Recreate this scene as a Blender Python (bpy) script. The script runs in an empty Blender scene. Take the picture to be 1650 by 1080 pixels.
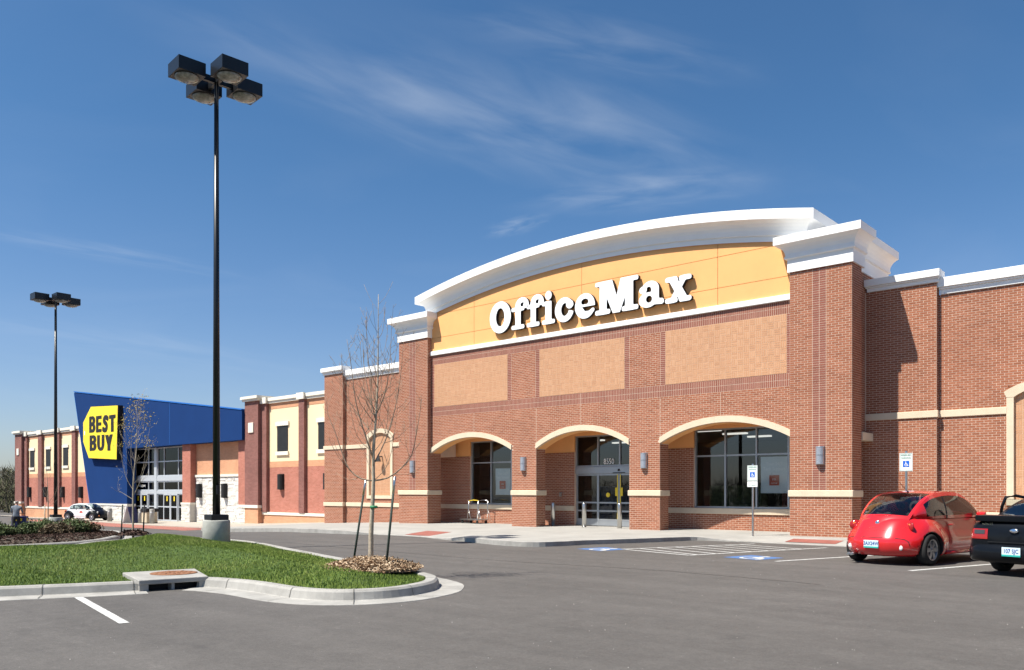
import bpy, bmesh, math, random
import numpy as np
from mathutils import Vector, Matrix
R = math.radians
rng = random.Random(7); nrg = np.random.default_rng(11)
S = bpy.context.scene; C = S.collection
# ---------------------------------------------------------------- camera, sky, sun, exposure
AZ = R(41.48)
cam = bpy.data.cameras.new('camera'); co = bpy.data.objects.new('camera', cam); C.objects.link(co); S.camera = co
cam.sensor_width = 36; cam.lens = 29.13; cam.shift_y = 0.1516; cam.clip_start = .1; cam.clip_end = 5000
co.location = (0, 0, 1.5); co.rotation_euler = (R(90), 0, AZ)
SUN_EL = R(58); SUN_AZ = R(24)                      # light travels towards +X+Y, down
W = bpy.data.worlds.new('World'); S.world = W; W.use_nodes = True
wn = W.node_tree.nodes; wl = W.node_tree.links; wn.clear()
sky = wn.new('ShaderNodeTexSky'); sky.sky_type = 'NISHITA'; sky.sun_disc = False
sky.sun_elevation = SUN_EL; sky.sun_rotation = R(180) + SUN_AZ
sky.altitude = 300; sky.air_density = 1.0; sky.dust_density = 0.9; sky.ozone_density = 1.6
bg = wn.new('ShaderNodeBackground'); bg.inputs[1].default_value = 0.063
wo = wn.new('ShaderNodeOutputWorld')
# thin cirrus: stretched noise on the sky direction
tc = wn.new('ShaderNodeTexCoord'); sx = wn.new('ShaderNodeSeparateXYZ'); wl.new(tc.outputs['Generated'], sx.inputs[0])
def wmath(op, a, b=None, clamp=False):
    n = wn.new('ShaderNodeMath'); n.operation = op; n.use_clamp = clamp
    for i, v in enumerate((a, b)):
        if v is None: continue
        if isinstance(v, (int, float)): n.inputs[i].default_value = v
        else: wl.new(v, n.inputs[i])
    return n.outputs[0]
zz = wmath('MAXIMUM', sx.outputs[2], 0.03); zz = wmath('ADD', zz, 0.12)
px_ = wmath('DIVIDE', sx.outputs[0], zz); py_ = wmath('DIVIDE', sx.outputs[1], zz)
cb = wn.new('ShaderNodeCombineXYZ'); wl.new(px_, cb.inputs[0]); wl.new(py_, cb.inputs[1])
STREAK = [((-1.10, 1.37), 70, .62, .24, .80), ((-.86, 1.22), 58, .34, .10, .45), ((-1.48, 1.69), 4, .12, .06, .75), ((-2.42, 1.00), 78, .42, .09, .45), ((-3.24, 1.48), 88, .8, .25, .40), ((-1.12, 1.74), 29, .34, .14, .75), ((-1.30, 1.07), 85, .55, .16, .45)]
tot = None
for (cx_, cy_), an, la, lb, am in STREAK:                      # long thin ice clouds, ragged by noise
    mp = wn.new('ShaderNodeMapping'); mp.vector_type = 'TEXTURE'; mp.inputs['Location'].default_value = (cx_, cy_, 0); mp.inputs['Rotation'].default_value = (0, 0, R(an)); mp.inputs['Scale'].default_value = (la, lb, 1)
    wl.new(cb.outputs[0], mp.inputs[0]); nn = wn.new('ShaderNodeTexNoise'); nn.inputs['Scale'].default_value = 1.7; nn.inputs['Detail'].default_value = 8; nn.inputs['Roughness'].default_value = .5; nn.inputs['Distortion'].default_value = .5; wl.new(mp.outputs[0], nn.inputs['Vector'])
    ln = wn.new('ShaderNodeVectorMath'); ln.operation = 'LENGTH'; wl.new(mp.outputs[0], ln.inputs[0]); mr = wn.new('ShaderNodeMapRange'); mr.interpolation_type = 'SMOOTHERSTEP'; mr.inputs[1].default_value = 1.25; mr.inputs[2].default_value = 0; wl.new(ln.outputs['Value'], mr.inputs[0])
    nr = wn.new('ShaderNodeMapRange'); nr.inputs[1].default_value = .36; nr.inputs[2].default_value = .78; wl.new(nn.outputs[0], nr.inputs[0])
    q = wmath('MULTIPLY', wmath('MULTIPLY', mr.outputs[0], nr.outputs[0]), am); tot = q if tot is None else wmath('ADD', tot, q)
n2 = wn.new('ShaderNodeTexNoise'); n2.inputs['Scale'].default_value = 1.1; n2.inputs['Detail'].default_value = 6; n2.inputs['Distortion'].default_value = 1.2; wl.new(cb.outputs[0], n2.inputs['Vector'])
m2 = wn.new('ShaderNodeMapRange'); m2.inputs[1].default_value = .52; m2.inputs[2].default_value = .85; m2.inputs[4].default_value = .13; wl.new(n2.outputs[0], m2.inputs[0])
cf = wmath('MULTIPLY', wmath('ADD', tot, m2.outputs[0]), .30, True)
tint = wn.new('ShaderNodeMix'); tint.data_type = 'RGBA'; tint.blend_type = 'MULTIPLY'; tint.inputs[0].default_value = 1; tg_ = wn.new('ShaderNodeMix'); tg_.data_type = 'RGBA'; tr_ = wn.new('ShaderNodeMapRange'); tr_.interpolation_type = 'SMOOTHSTEP'; tr_.inputs[1].default_value = 0; tr_.inputs[2].default_value = .42; wl.new(sx.outputs[2], tr_.inputs[0]); wl.new(tr_.outputs[0], tg_.inputs[0]); tg_.inputs[6].default_value = (.88, .93, 1.10, 1); tg_.inputs[7].default_value = (.52, .84, 1.06, 1); wl.new(tg_.outputs[2], tint.inputs[7]); wl.new(sky.outputs[0], tint.inputs[6])
mx = wn.new('ShaderNodeMix'); mx.data_type = 'RGBA'; wl.new(cf, mx.inputs[0]); wl.new(tint.outputs[2], mx.inputs[6]); mx.inputs[7].default_value = (7.5, 8.0, 8.6, 1)
wl.new(mx.outputs[2], bg.inputs[0]); wl.new(bg.outputs[0], wo.inputs[0])
sd = bpy.data.lights.new('sun', 'SUN'); sd.energy = 4.9; sd.angle = R(.55); sd.color = (1, .945, .85)
so = bpy.data.objects.new('sun', sd); C.objects.link(so)
sdir = Vector((math.sin(SUN_AZ)*math.cos(SUN_EL), math.cos(SUN_AZ)*math.cos(SUN_EL), -math.sin(SUN_EL)))
so.rotation_euler = sdir.to_track_quat('-Z', 'Y').to_euler(); so.location = (-40, -60, 90)
S.view_settings.view_transform = 'Standard'; S.view_settings.look = 'None'; S.view_settings.exposure = 0.9; S.view_settings.gamma = 1
S.cycles.use_denoising = True; S.cycles.max_bounces = 7; S.cycles.transparent_max_bounces = 12
S.cycles.use_adaptive_sampling = True; S.cycles.adaptive_threshold = .02

# ---------------------------------------------------------------- materials
def mat(name, col, rough=.7, var=.08, scale=2.0, bump=0., bscale=60., metal=0., coat=0., spec=.4, detail=5, two=None):
    m = bpy.data.materials.new(name); m.use_nodes = True; N = m.node_tree.nodes; L = m.node_tree.links
    b = N['Principled BSDF']; b.inputs['Roughness'].default_value = rough; b.inputs['Metallic'].default_value = metal
    b.inputs['Specular IOR Level'].default_value = spec
    if coat: b.inputs['Coat Weight'].default_value = coat; b.inputs['Coat Roughness'].default_value = .03
    c = Vector(col[:3])
    if var or two:
        g = N.new('ShaderNodeNewGeometry'); n = N.new('ShaderNodeTexNoise'); n.inputs['Scale'].default_value = scale; n.inputs['Detail'].default_value = detail; n.inputs['Roughness'].default_value = .65
        L.new(g.outputs['Position'], n.inputs['Vector'])
        r = N.new('ShaderNodeValToRGB'); e = r.color_ramp.elements; e[0].position = .3; e[1].position = .7
        a0 = c*(1-var); a1 = Vector(two) if two else c*(1+var)
        e[0].color = (*a0, 1); e[1].color = (*a1, 1); L.new(n.outputs[0], r.inputs[0]); L.new(r.outputs[0], b.inputs['Base Color'])
    else: b.inputs['Base Color'].default_value = (*c, 1)
    if bump:
        g2 = N.new('ShaderNodeNewGeometry'); n = N.new('ShaderNodeTexNoise'); n.inputs['Scale'].default_value = bscale; n.inputs['Detail'].default_value = 4
        L.new(g2.outputs['Position'], n.inputs['Vector']); bp = N.new('ShaderNodeBump'); bp.inputs['Strength'].default_value = bump; bp.inputs['Distance'].default_value = .01
        L.new(n.outputs[0], bp.inputs['Height']); L.new(bp.outputs[0], b.inputs['Normal'])
    return m
def attrmat(name, cols, rough=.8, fine=.17):
    """colour picked per piece by the face attribute rnd, with fine grain on top"""
    m = bpy.data.materials.new(name); m.use_nodes = True; N = m.node_tree.nodes; L = m.node_tree.links
    b = N['Principled BSDF']; b.inputs['Roughness'].default_value = rough; b.inputs['Specular IOR Level'].default_value = .25
    a = N.new('ShaderNodeAttribute'); a.attribute_name = 'rnd'; r = N.new('ShaderNodeValToRGB')
    e = r.color_ramp.elements
    while len(e) < len(cols): e.new(.5)
    for i, c in enumerate(cols): e[i].position = i/(len(cols)-1); e[i].color = (*c, 1)
    L.new(a.outputs['Fac'], r.inputs[0])
    g = N.new('ShaderNodeNewGeometry'); n = N.new('ShaderNodeTexNoise'); n.inputs['Scale'].default_value = 55; n.inputs['Detail'].default_value = 5; L.new(g.outputs['Position'], n.inputs['Vector'])
    n3 = N.new('ShaderNodeTexNoise'); n3.inputs['Scale'].default_value = .6; n3.inputs['Detail'].default_value = 4; L.new(g.outputs['Position'], n3.inputs['Vector'])
    ad = N.new('ShaderNodeMath'); ad.operation = 'ADD'; L.new(n.outputs[0], ad.inputs[0]); L.new(n3.outputs[0], ad.inputs[1])
    mr = N.new('ShaderNodeMapRange'); mr.inputs[1].default_value = .6; mr.inputs[2].default_value = 1.4; mr.inputs[3].default_value = 1-fine; mr.inputs[4].default_value = 1+fine; L.new(ad.outputs[0], mr.inputs[0])
    mu = N.new('ShaderNodeVectorMath'); mu.operation = 'SCALE'; L.new(r.outputs[0], mu.inputs[0]); L.new(mr.outputs[0], mu.inputs['Scale'])
    L.new(mu.outputs[0], b.inputs['Base Color'])
    return m
def brickmat(name, c1, c2, mortar, bw=.4, bh=.2, axis='XZ', rough=.85, ms=.03):
    m = bpy.data.materials.new(name); m.use_nodes = True; N = m.node_tree.nodes; L = m.node_tree.links
    b = N['Principled BSDF']; b.inputs['Roughness'].default_value = rough; b.inputs['Specular IOR Level'].default_value = .25
    g = N.new('ShaderNodeNewGeometry'); s = N.new('ShaderNodeSeparateXYZ'); L.new(g.outputs['Position'], s.inputs[0])
    ad = N.new('ShaderNodeMath'); ad.operation = 'ADD'; L.new(s.outputs[0], ad.inputs[0]); L.new(s.outputs[1], ad.inputs[1])
    c = N.new('ShaderNodeCombineXYZ'); L.new(ad.outputs[0], c.inputs[0]); L.new(s.outputs[2] if axis == 'XZ' else s.outputs[1], c.inputs[1])
    if axis == 'XY': L.new(s.outputs[0], c.inputs[0])
    t = N.new('ShaderNodeTexBrick'); t.inputs['Scale'].default_value = 1; t.inputs['Brick Width'].default_value = bw; t.inputs['Row Height'].default_value = bh
    t.inputs['Mortar Size'].default_value = ms*bh; t.inputs['Mortar Smooth'].default_value = .2; t.inputs['Bias'].default_value = 0
    t.inputs['Color1'].default_value = (*c1, 1); t.inputs['Color2'].default_value = (*c2, 1); t.inputs['Mortar'].default_value = (*mortar, 1)
    L.new(c.outputs[0], t.inputs['Vector'])
    n = N.new('ShaderNodeTexNoise'); n.inputs['Scale'].default_value = .9; n.inputs['Detail'].default_value = 6; L.new(g.outputs['Position'], n.inputs['Vector'])
    mr = N.new('ShaderNodeMapRange'); mr.inputs[1].default_value = .3; mr.inputs[2].default_value = .7; mr.inputs[3].default_value = .9; mr.inputs[4].default_value = 1.1; L.new(n.outputs[0], mr.inputs[0])
    mu = N.new('ShaderNodeVectorMath'); mu.operation = 'SCALE'; L.new(t.outputs[0], mu.inputs[0]); L.new(mr.outputs[0], mu.inputs['Scale']); L.new(mu.outputs[0], b.inputs['Base Color'])
    bp = N.new('ShaderNodeBump'); bp.inputs['Strength'].default_value = .5; bp.inputs['Distance'].default_value = .01; bp.invert = True; L.new(t.outputs['Fac'], bp.inputs['Height']); L.new(bp.outputs[0], b.inputs['Normal'])
    return m
def glassmat(name, tint=(.55, .6, .6), fac=1.0, rough=.0):
    m = bpy.data.materials.new(name); m.use_nodes = True; N = m.node_tree.nodes; L = m.node_tree.links; N.clear()
    o = N.new('ShaderNodeOutputMaterial'); mxs = N.new('ShaderNodeMixShader'); t = N.new('ShaderNodeBsdfTransparent'); t.inputs[0].default_value = (*tint, 1)
    gl = N.new('ShaderNodeBsdfGlossy'); gl.inputs['Roughness'].default_value = rough; gl.inputs[0].default_value = (.9, .95, .97, 1)
    fr = N.new('ShaderNodeFresnel'); fr.inputs[0].default_value = 1.5
    mu = N.new('ShaderNodeMath'); mu.operation = 'MULTIPLY'; mu.inputs[1].default_value = 2.0*fac; mu.use_clamp = True
    L.new(fr.outputs[0], mu.inputs[0]); L.new(mu.outputs[0], mxs.inputs[0]); L.new(t.outputs[0], mxs.inputs[1]); L.new(gl.outputs[0], mxs.inputs[2]); L.new(mxs.outputs[0], o.inputs[0])
    return m
def emitmat(name, col, st):
    m = bpy.data.materials.new(name); m.use_nodes = True; b = m.node_tree.nodes['Principled BSDF']
    b.inputs['Base Color'].default_value = (.8, .8, .8, 1); b.inputs['Emission Color'].default_value = (*col, 1); b.inputs['Emission Strength'].default_value = st
    return m
BRICKC = [(.245, .086, .045), (.295, .106, .055), (.325, .122, .066), (.27, .095, .049), (.31, .114, .060), (.345, .134, .076)]
M = dict(
 brick=attrmat('brick_red', BRICKC), brick_dark=attrmat('brick_brown', [(.21, .072, .047), (.255, .092, .062), (.235, .08, .056)]),
 brick_tan=attrmat('brick_tan', [(.45, .235, .13), (.50, .27, .15), (.475, .25, .14), (.53, .295, .17)], fine=.06),
 mortar=mat('mortar', (.57, .425, .33), .9, .08, 1.2, .2), mortar_tan=mat('mortar_tan', (.58, .39, .26), .9, .05, 2),
 stucco=mat('yellow_stucco', (.80, .40, .155), .9, .05, 1.1, .35, 130), stucco_gap=mat('stucco_joint', (.42, .22, .06), .9, .05),
 white=mat('white_trim', (.80, .80, .79), .65, .025, 1.3, .05, 90), stone=mat('limestone', (.62, .51, .375), .85, .06, 3.0, .15, 120),
 metal=mat('aluminium', (.36, .38, .40), .4, .04, 3, metal=.6), frame_dark=mat('grey_frame', (.16, .17, .18), .45, .05, 3, metal=.4),
 steel=mat('stainless', (.55, .55, .54), .28, .05, 6, metal=1), silver=mat('lamp_silver', (.52, .53, .56), .38, .04, 5, metal=.75),
 glass=glassmat('window_glass', (.76, .79, .78), 1.0), carglass=glassmat('car_glass', (.70, .75, .73), .7),
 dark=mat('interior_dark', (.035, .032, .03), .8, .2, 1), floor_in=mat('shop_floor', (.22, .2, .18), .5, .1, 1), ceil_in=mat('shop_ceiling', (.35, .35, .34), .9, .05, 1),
 tube=emitmat('ceiling_lamp', (1, .97, .9), .55),
 concrete=mat('concrete_walk', (.30, .29, .268), .9, .14, .8, .3, 150), curb=mat('concrete_curb', (.30, .29, .27), .9, .22, 2.5, .35, 140),
 conc_pole=mat('concrete_base', (.34, .34, .31), .9, .14, 5, .5, 60), tactile=mat('red_tactile', (.25, .085, .065), .85, .2, 5),
 paint=mat('white_paint', (.40, .40, .385), .8, .25, 14, two=(.62, .62, .60)), blue_paint=mat('blue_paint', (.075, .135, .28), .8, .25, 12, two=(.08, .19, .44)),
 black=mat('black_paint', (.010, .011, .013), .35, .1, 3), black_m=mat('black_matt', (.012, .012, .013), .7, .1, 3), rubber=mat('rubber', (.014, .014, .014), .85, .15, 20),
 soil=mat('soil', (.06, .045, .03), .95, .3, 4, .6, 40), grass=attrmat('grass', [(.085, .13, .022), (.15, .215, .038), (.215, .275, .06), (.31, .29, .12)], .7, .15),
 turf=mat('turf', (.05, .085, .015), .95, .3, 3, .5, 80),
 chips=attrmat('wood_chips', [(.14, .085, .05), (.26, .17, .10), (.38, .275, .18), (.52, .41, .29)], .9), mulch=attrmat('dark_mulch', [(.025, .014, .011), (.05, .028, .02), (.08, .045, .035)], .9),
 bark=mat('pale_bark', (.38, .32, .24), .9, .3, 14, .5, 50), bark2=mat('twig_bark', (.26, .195, .14), .9, .25, 9),
 stake=mat('stake_green', (.02, .035, .028), .7, .2, 6), tape=mat('tie_green', (.03, .2, .08), .6, .1),
 rust=mat('rusty_iron', (.22, .10, .05), .9, .35, 16, .5, 80),
)
# asphalt: grey-brown with pale grit, worn lanes, faint cracks
def asphaltmat():
    m = bpy.data.materials.new('asphalt'); m.use_nodes = True; N = m.node_tree.nodes; L = m.node_tree.links
    b = N['Principled BSDF']; b.inputs['Roughness'].default_value = .82; b.inputs['Specular IOR Level'].default_value = .35
    g = N.new('ShaderNodeNewGeometry')
    def noise(sc, det=5, ro=.6):
        n = N.new('ShaderNodeTexNoise'); n.inputs['Scale'].default_value = sc; n.inputs['Detail'].default_value = det; n.inputs['Roughness'].default_value = ro
        L.new(g.outputs['Position'], n.inputs['Vector']); return n
    def rng_(src, a, b_, c, d):
        r = N.new('ShaderNodeMapRange'); r.inputs[1].default_value = a; r.inputs[2].default_value = b_; r.inputs[3].default_value = c; r.inputs[4].default_value = d; L.new(src, r.inputs[0]); return r.outputs[0]
    def mm(op, a, b_):
        n = N.new('ShaderNodeMath'); n.operation = op; L.new(a, n.inputs[0])
        if isinstance(b_, float): n.inputs[1].default_value = b_
        else: L.new(b_, n.inputs[1])
        return n.outputs[0]
    big = rng_(noise(.22, 6, .7).outputs[0], .3, .7, .84, 1.16)
    mid = rng_(noise(3.2, 5, .7).outputs[0], .3, .7, .90, 1.10)
    fine = rng_(noise(70, 3, .8).outputs[0], .28, .72, .74, 1.26)
    sm = N.new('ShaderNodeMapping'); L.new(g.outputs['Position'], sm.inputs[0]); sm.inputs['Rotation'].default_value = (0, 0, R(-20)); sm.inputs['Scale'].default_value = (.12, 1.7, 1)
    st = N.new('ShaderNodeTexNoise'); st.inputs['Scale'].default_value = 1.; st.inputs['Detail'].default_value = 5; L.new(sm.outputs[0], st.inputs['Vector'])
    streak = rng_(st.outputs[0], .35, .7, .92, 1.09)
    f2 = rng_(noise(24, 4, .85).outputs[0], .3, .7, .80, 1.20); f3 = rng_(noise(9, 4, .8).outputs[0], .3, .7, .90, 1.10)
    v = mm('MULTIPLY', mm('MULTIPLY', mm('MULTIPLY', big, mid), mm('MULTIPLY', fine, streak)), mm('MULTIPLY', f2, f3))
    grit = N.new('ShaderNodeTexVoronoi'); grit.inputs['Scale'].default_value = 26; L.new(g.outputs['Position'], grit.inputs['Vector'])
    gm = rng_(grit.outputs['Distance'], .09, .15, 1., 0.)
    gsel = rng_(noise(9, 2, .5).outputs[0], .56, .66, 0., 1.)
    gf = mm('MULTIPLY', mm('MULTIPLY', gm, gsel), .55)
    base = N.new('ShaderNodeVectorMath'); base.operation = 'SCALE'; base.inputs[0].default_value = (.089, .082, .076); L.new(v, base.inputs['Scale'])
    mx = N.new('ShaderNodeMix'); mx.data_type = 'RGBA'; L.new(gf, mx.inputs[0]); L.new(base.outputs[0], mx.inputs[6]); mx.inputs[7].default_value = (.30, .29, .27, 1)
    # oil drips and dark seams
    oil = rng_(noise(1.1, 3, .6).outputs[0], .66, .78, 0., .35)
    mo = N.new('ShaderNodeMix'); mo.data_type = 'RGBA'; L.new(oil, mo.inputs[0]); L.new(mx.outputs[2], mo.inputs[6]); mo.inputs[7].default_value = (.028, .027, .026, 1)
    L.new(mo.outputs[2], b.inputs['Base Color'])
    bp = N.new('ShaderNodeBump'); bp.inputs['Strength'].default_value = .35; bp.inputs['Distance'].default_value = .006; L.new(fine, bp.inputs['Height']); L.new(bp.outputs[0], b.inputs['Normal'])
    return m
M['asphalt'] = asphaltmat()

# ---------------------------------------------------------------- helpers
def newobj(name, me, parent=None, origin=None):
    o = bpy.data.objects.new(name, me); C.objects.link(o)
    if parent is not None:
        o.parent = parent; o.matrix_parent_inverse = Matrix.Translation(-Vector(parent.location)) if origin is None else Matrix()
    return o
def tag(o, label=None, cat=None, group=None, kind=None):
    if label: o['label'] = label
    if cat: o['category'] = cat
    if group: o['group'] = group
    if kind: o['kind'] = kind
    return o
def thing(name, label, cat, loc=(0, 0, 0), rz=0., group=None):
    o = bpy.data.objects.new(name, None); C.objects.link(o); o.location = loc; o.rotation_euler = (0, 0, rz); o.empty_display_size = .2
    return tag(o, label, cat, group)
class MB:
    def __init__(s): s.v = []; s.f = []; s.r = []; s.sm = []; s.cur = .5
    def add(s, vs, fs, smooth=False):
        b = len(s.v); s.v += [tuple(p) for p in vs]
        for f in fs: s.f.append([b+i for i in f]); s.r.append(s.cur); s.sm.append(smooth)
        return s
    def box(s, x0, x1, y0, y1, z0, z1):
        return s.add([(x0, y0, z0), (x1, y0, z0), (x1, y1, z0), (x0, y1, z0), (x0, y0, z1), (x1, y0, z1), (x1, y1, z1), (x0, y1, z1)],
                     [(3, 2, 1, 0), (4, 5, 6, 7), (0, 1, 5, 4), (1, 2, 6, 5), (2, 3, 7, 6), (3, 0, 4, 7)])
    def prism(s, pts, a0, a1, axis='Y'):
        """extrude a polygon: axis Y -> pts are (x,z); axis Z -> (x,y); axis X -> (y,z)"""
        def P(p, a): return (p[0], a, p[1]) if axis == 'Y' else (p[0], p[1], a) if axis == 'Z' else (a, p[0], p[1])
        n = len(pts); A = sum(pts[i][0]*pts[(i+1) % n][1]-pts[(i+1) % n][0]*pts[i][1] for i in range(n))
        if A < 0: pts = pts[::-1]
        vs = [P(p, a0) for p in pts]+[P(p, a1) for p in pts]
        fl = axis == 'Y'
        fs = [tuple(range(n)), tuple(range(2*n-1, n-1, -1))]; sd = [(i, n+i, n+(i+1) % n, (i+1) % n) for i in range(n)]
        fs = fs+sd
        if not fl: fs = [f[::-1] for f in fs]
        return s.add(vs, fs)
    def tube(s, p0, p1, r0, r1=None, n=8, cap=True):
        p0, p1 = Vector(p0), Vector(p1); r1 = r0 if r1 is None else r1; d = (p1-p0).normalized()
        a = d.orthogonal().normalized(); b = d.cross(a)
        vs = [p0+(a*math.cos(t)+b*math.sin(t))*r0 for t in [2*math.pi*i/n for i in range(n)]]+[p1+(a*math.cos(t)+b*math.sin(t))*r1 for t in [2*math.pi*i/n for i in range(n)]]
        s.add(vs, [(i, (i+1) % n, n+(i+1) % n, n+i) for i in range(n)], True)
        if cap: s.add(vs, [tuple(range(n-1, -1, -1)), tuple(range(n, 2*n))])
        return s
    def path(s, pts, rad, n=6):
        pts = [Vector(p) for p in pts]; m = len(pts); rings = []; ref = Vector((.31, .87, .2)).normalized()
        for i, p in enumerate(pts):
            d = (pts[min(i+1, m-1)]-pts[max(i-1, 0)]).normalized(); a = d.cross(ref)
            if a.length < 1e-3: a = d.orthogonal()
            a.normalize(); b = d.cross(a); rr = rad[i] if hasattr(rad, '__len__') else rad
            rings += [p+(a*math.cos(2*math.pi*k/n)+b*math.sin(2*math.pi*k/n))*rr for k in range(n)]
        fs = [(i*n+k, i*n+(k+1) % n, (i+1)*n+(k+1) % n, (i+1)*n+k) for i in range(m-1) for k in range(n)]
        s.add(rings, fs, True); s.add([], []); b0 = len(s.v)-m*n
        s.f += [[b0+k for k in range(n-1, -1, -1)], [b0+(m-1)*n+k for k in range(n)]]; s.r += [s.cur]*2; s.sm += [False]*2
        return s
    def lathe(s, prof, n=20, c=(0, 0, 0), axis='Z', smooth=True, close=False):
        """prof: (r, h) pairs"""
        vs = []
        for r, h in prof:
            for k in range(n):
                t = 2*math.pi*k/n; u, w = r*math.cos(t), r*math.sin(t)
                vs.append((c[0]+u, c[1]+w, c[2]+h) if axis == 'Z' else (c[0]+h, c[1]+u, c[2]+w) if axis == 'X' else (c[0]+w, c[1]+h, c[2]+u))
        m = len(prof); fs = [(i*n+k, i*n+(k+1) % n, (i+1)*n+(k+1) % n, (i+1)*n+k) for i in range(m-1 if not close else m-1) for k in range(n)]
        s.add(vs, fs, smooth); b0 = len(s.v)-m*n
        if not close:
            s.f += [[b0+k for k in range(n-1, -1, -1)], [b0+(m-1)*n+k for k in range(n)]]; s.r += [s.cur]*2; s.sm += [False]*2
        return s
    def grid(s, rows, smooth=True, flip=False):
        m, n = len(rows), len(rows[0]); vs = [p for r in rows for p in r]
        fs = [(i*n+k, i*n+k+1, (i+1)*n+k+1, (i+1)*n+k) for i in range(m-1) for k in range(n-1)]
        return s.add(vs, [f[::-1] for f in fs] if flip else fs, smooth)
    def mesh(s, name, material, attr=False):
        me = bpy.data.meshes.new(name); me.from_pydata([tuple(v) for v in s.v], [], s.f)
        ms = material if isinstance(material, (list, tuple)) else [material]
        for x in ms: me.materials.append(M[x] if isinstance(x, str) else x)
        if any(s.sm): me.polygons.foreach_set('use_smooth', s.sm)
        if attr:
            a = me.attributes.new('rnd', 'FLOAT', 'FACE'); a.data.foreach_set('value', s.r)
        me.update(); return me
    def build(s, name, material, parent=None, attr=False, bevel=0., local=False, seg=2):
        o = newobj(name, s.mesh(name, material, attr), parent, True if local else None)
        if bevel: b = o.modifiers.new('bevel', 'BEVEL'); b.width = bevel; b.segments = seg; b.limit_method = 'ANGLE'; b.angle_limit = R(40)
        return o
def recalc(me):
    bm = bmesh.new(); bm.from_mesh(me); bmesh.ops.recalc_face_normals(bm, faces=bm.faces); bm.to_mesh(me); bm.free()
def fix(o): recalc(o.data); return o
def dup(root, loc, rz=None, label=None):
    r = root.copy(); C.objects.link(r); r.location = loc
    if rz is not None: r.rotation_euler = (0, 0, rz)
    if label: r['label'] = label
    for ch in list(root.children):
        c = ch.copy(); C.objects.link(c); c.parent = r
        for g in list(ch.children): d = g.copy(); C.objects.link(d); d.parent = c
    return r
def textmesh(txt, size, material, name, parent, mtx, align='CENTER', extrude=.0, local=False, sx=1., bold=0.):
    cu = bpy.data.curves.new(name, 'FONT'); cu.body = txt; cu.size = size; cu.align_x = align; cu.align_y = 'CENTER'; cu.extrude = extrude; cu.offset = bold; cu.resolution_u = 3
    o = bpy.data.objects.new(name, cu); C.objects.link(o); dg = bpy.context.evaluated_depsgraph_get()
    me = bpy.data.meshes.new_from_object(o.evaluated_get(dg)); C.objects.unlink(o); bpy.data.objects.remove(o); bpy.data.curves.remove(cu)
    me.transform(Matrix.Diagonal((sx, 1, 1, 1))); me.transform(mtx); me.materials.clear(); me.materials.append(M[material] if isinstance(material, str) else material)
    return newobj(name, me, parent, True if local else None)
FACE_MY = Matrix(((1, 0, 0, 0), (0, 0, -1, 0), (0, 1, 0, 0), (0, 0, 0, 1)))     # xy-plane -> upright, facing -Y
def at(x, y, z, rz=0.): return Matrix.Translation((x, y, z)) @ Matrix.Rotation(rz, 4, 'Z') @ FACE_MY

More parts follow.
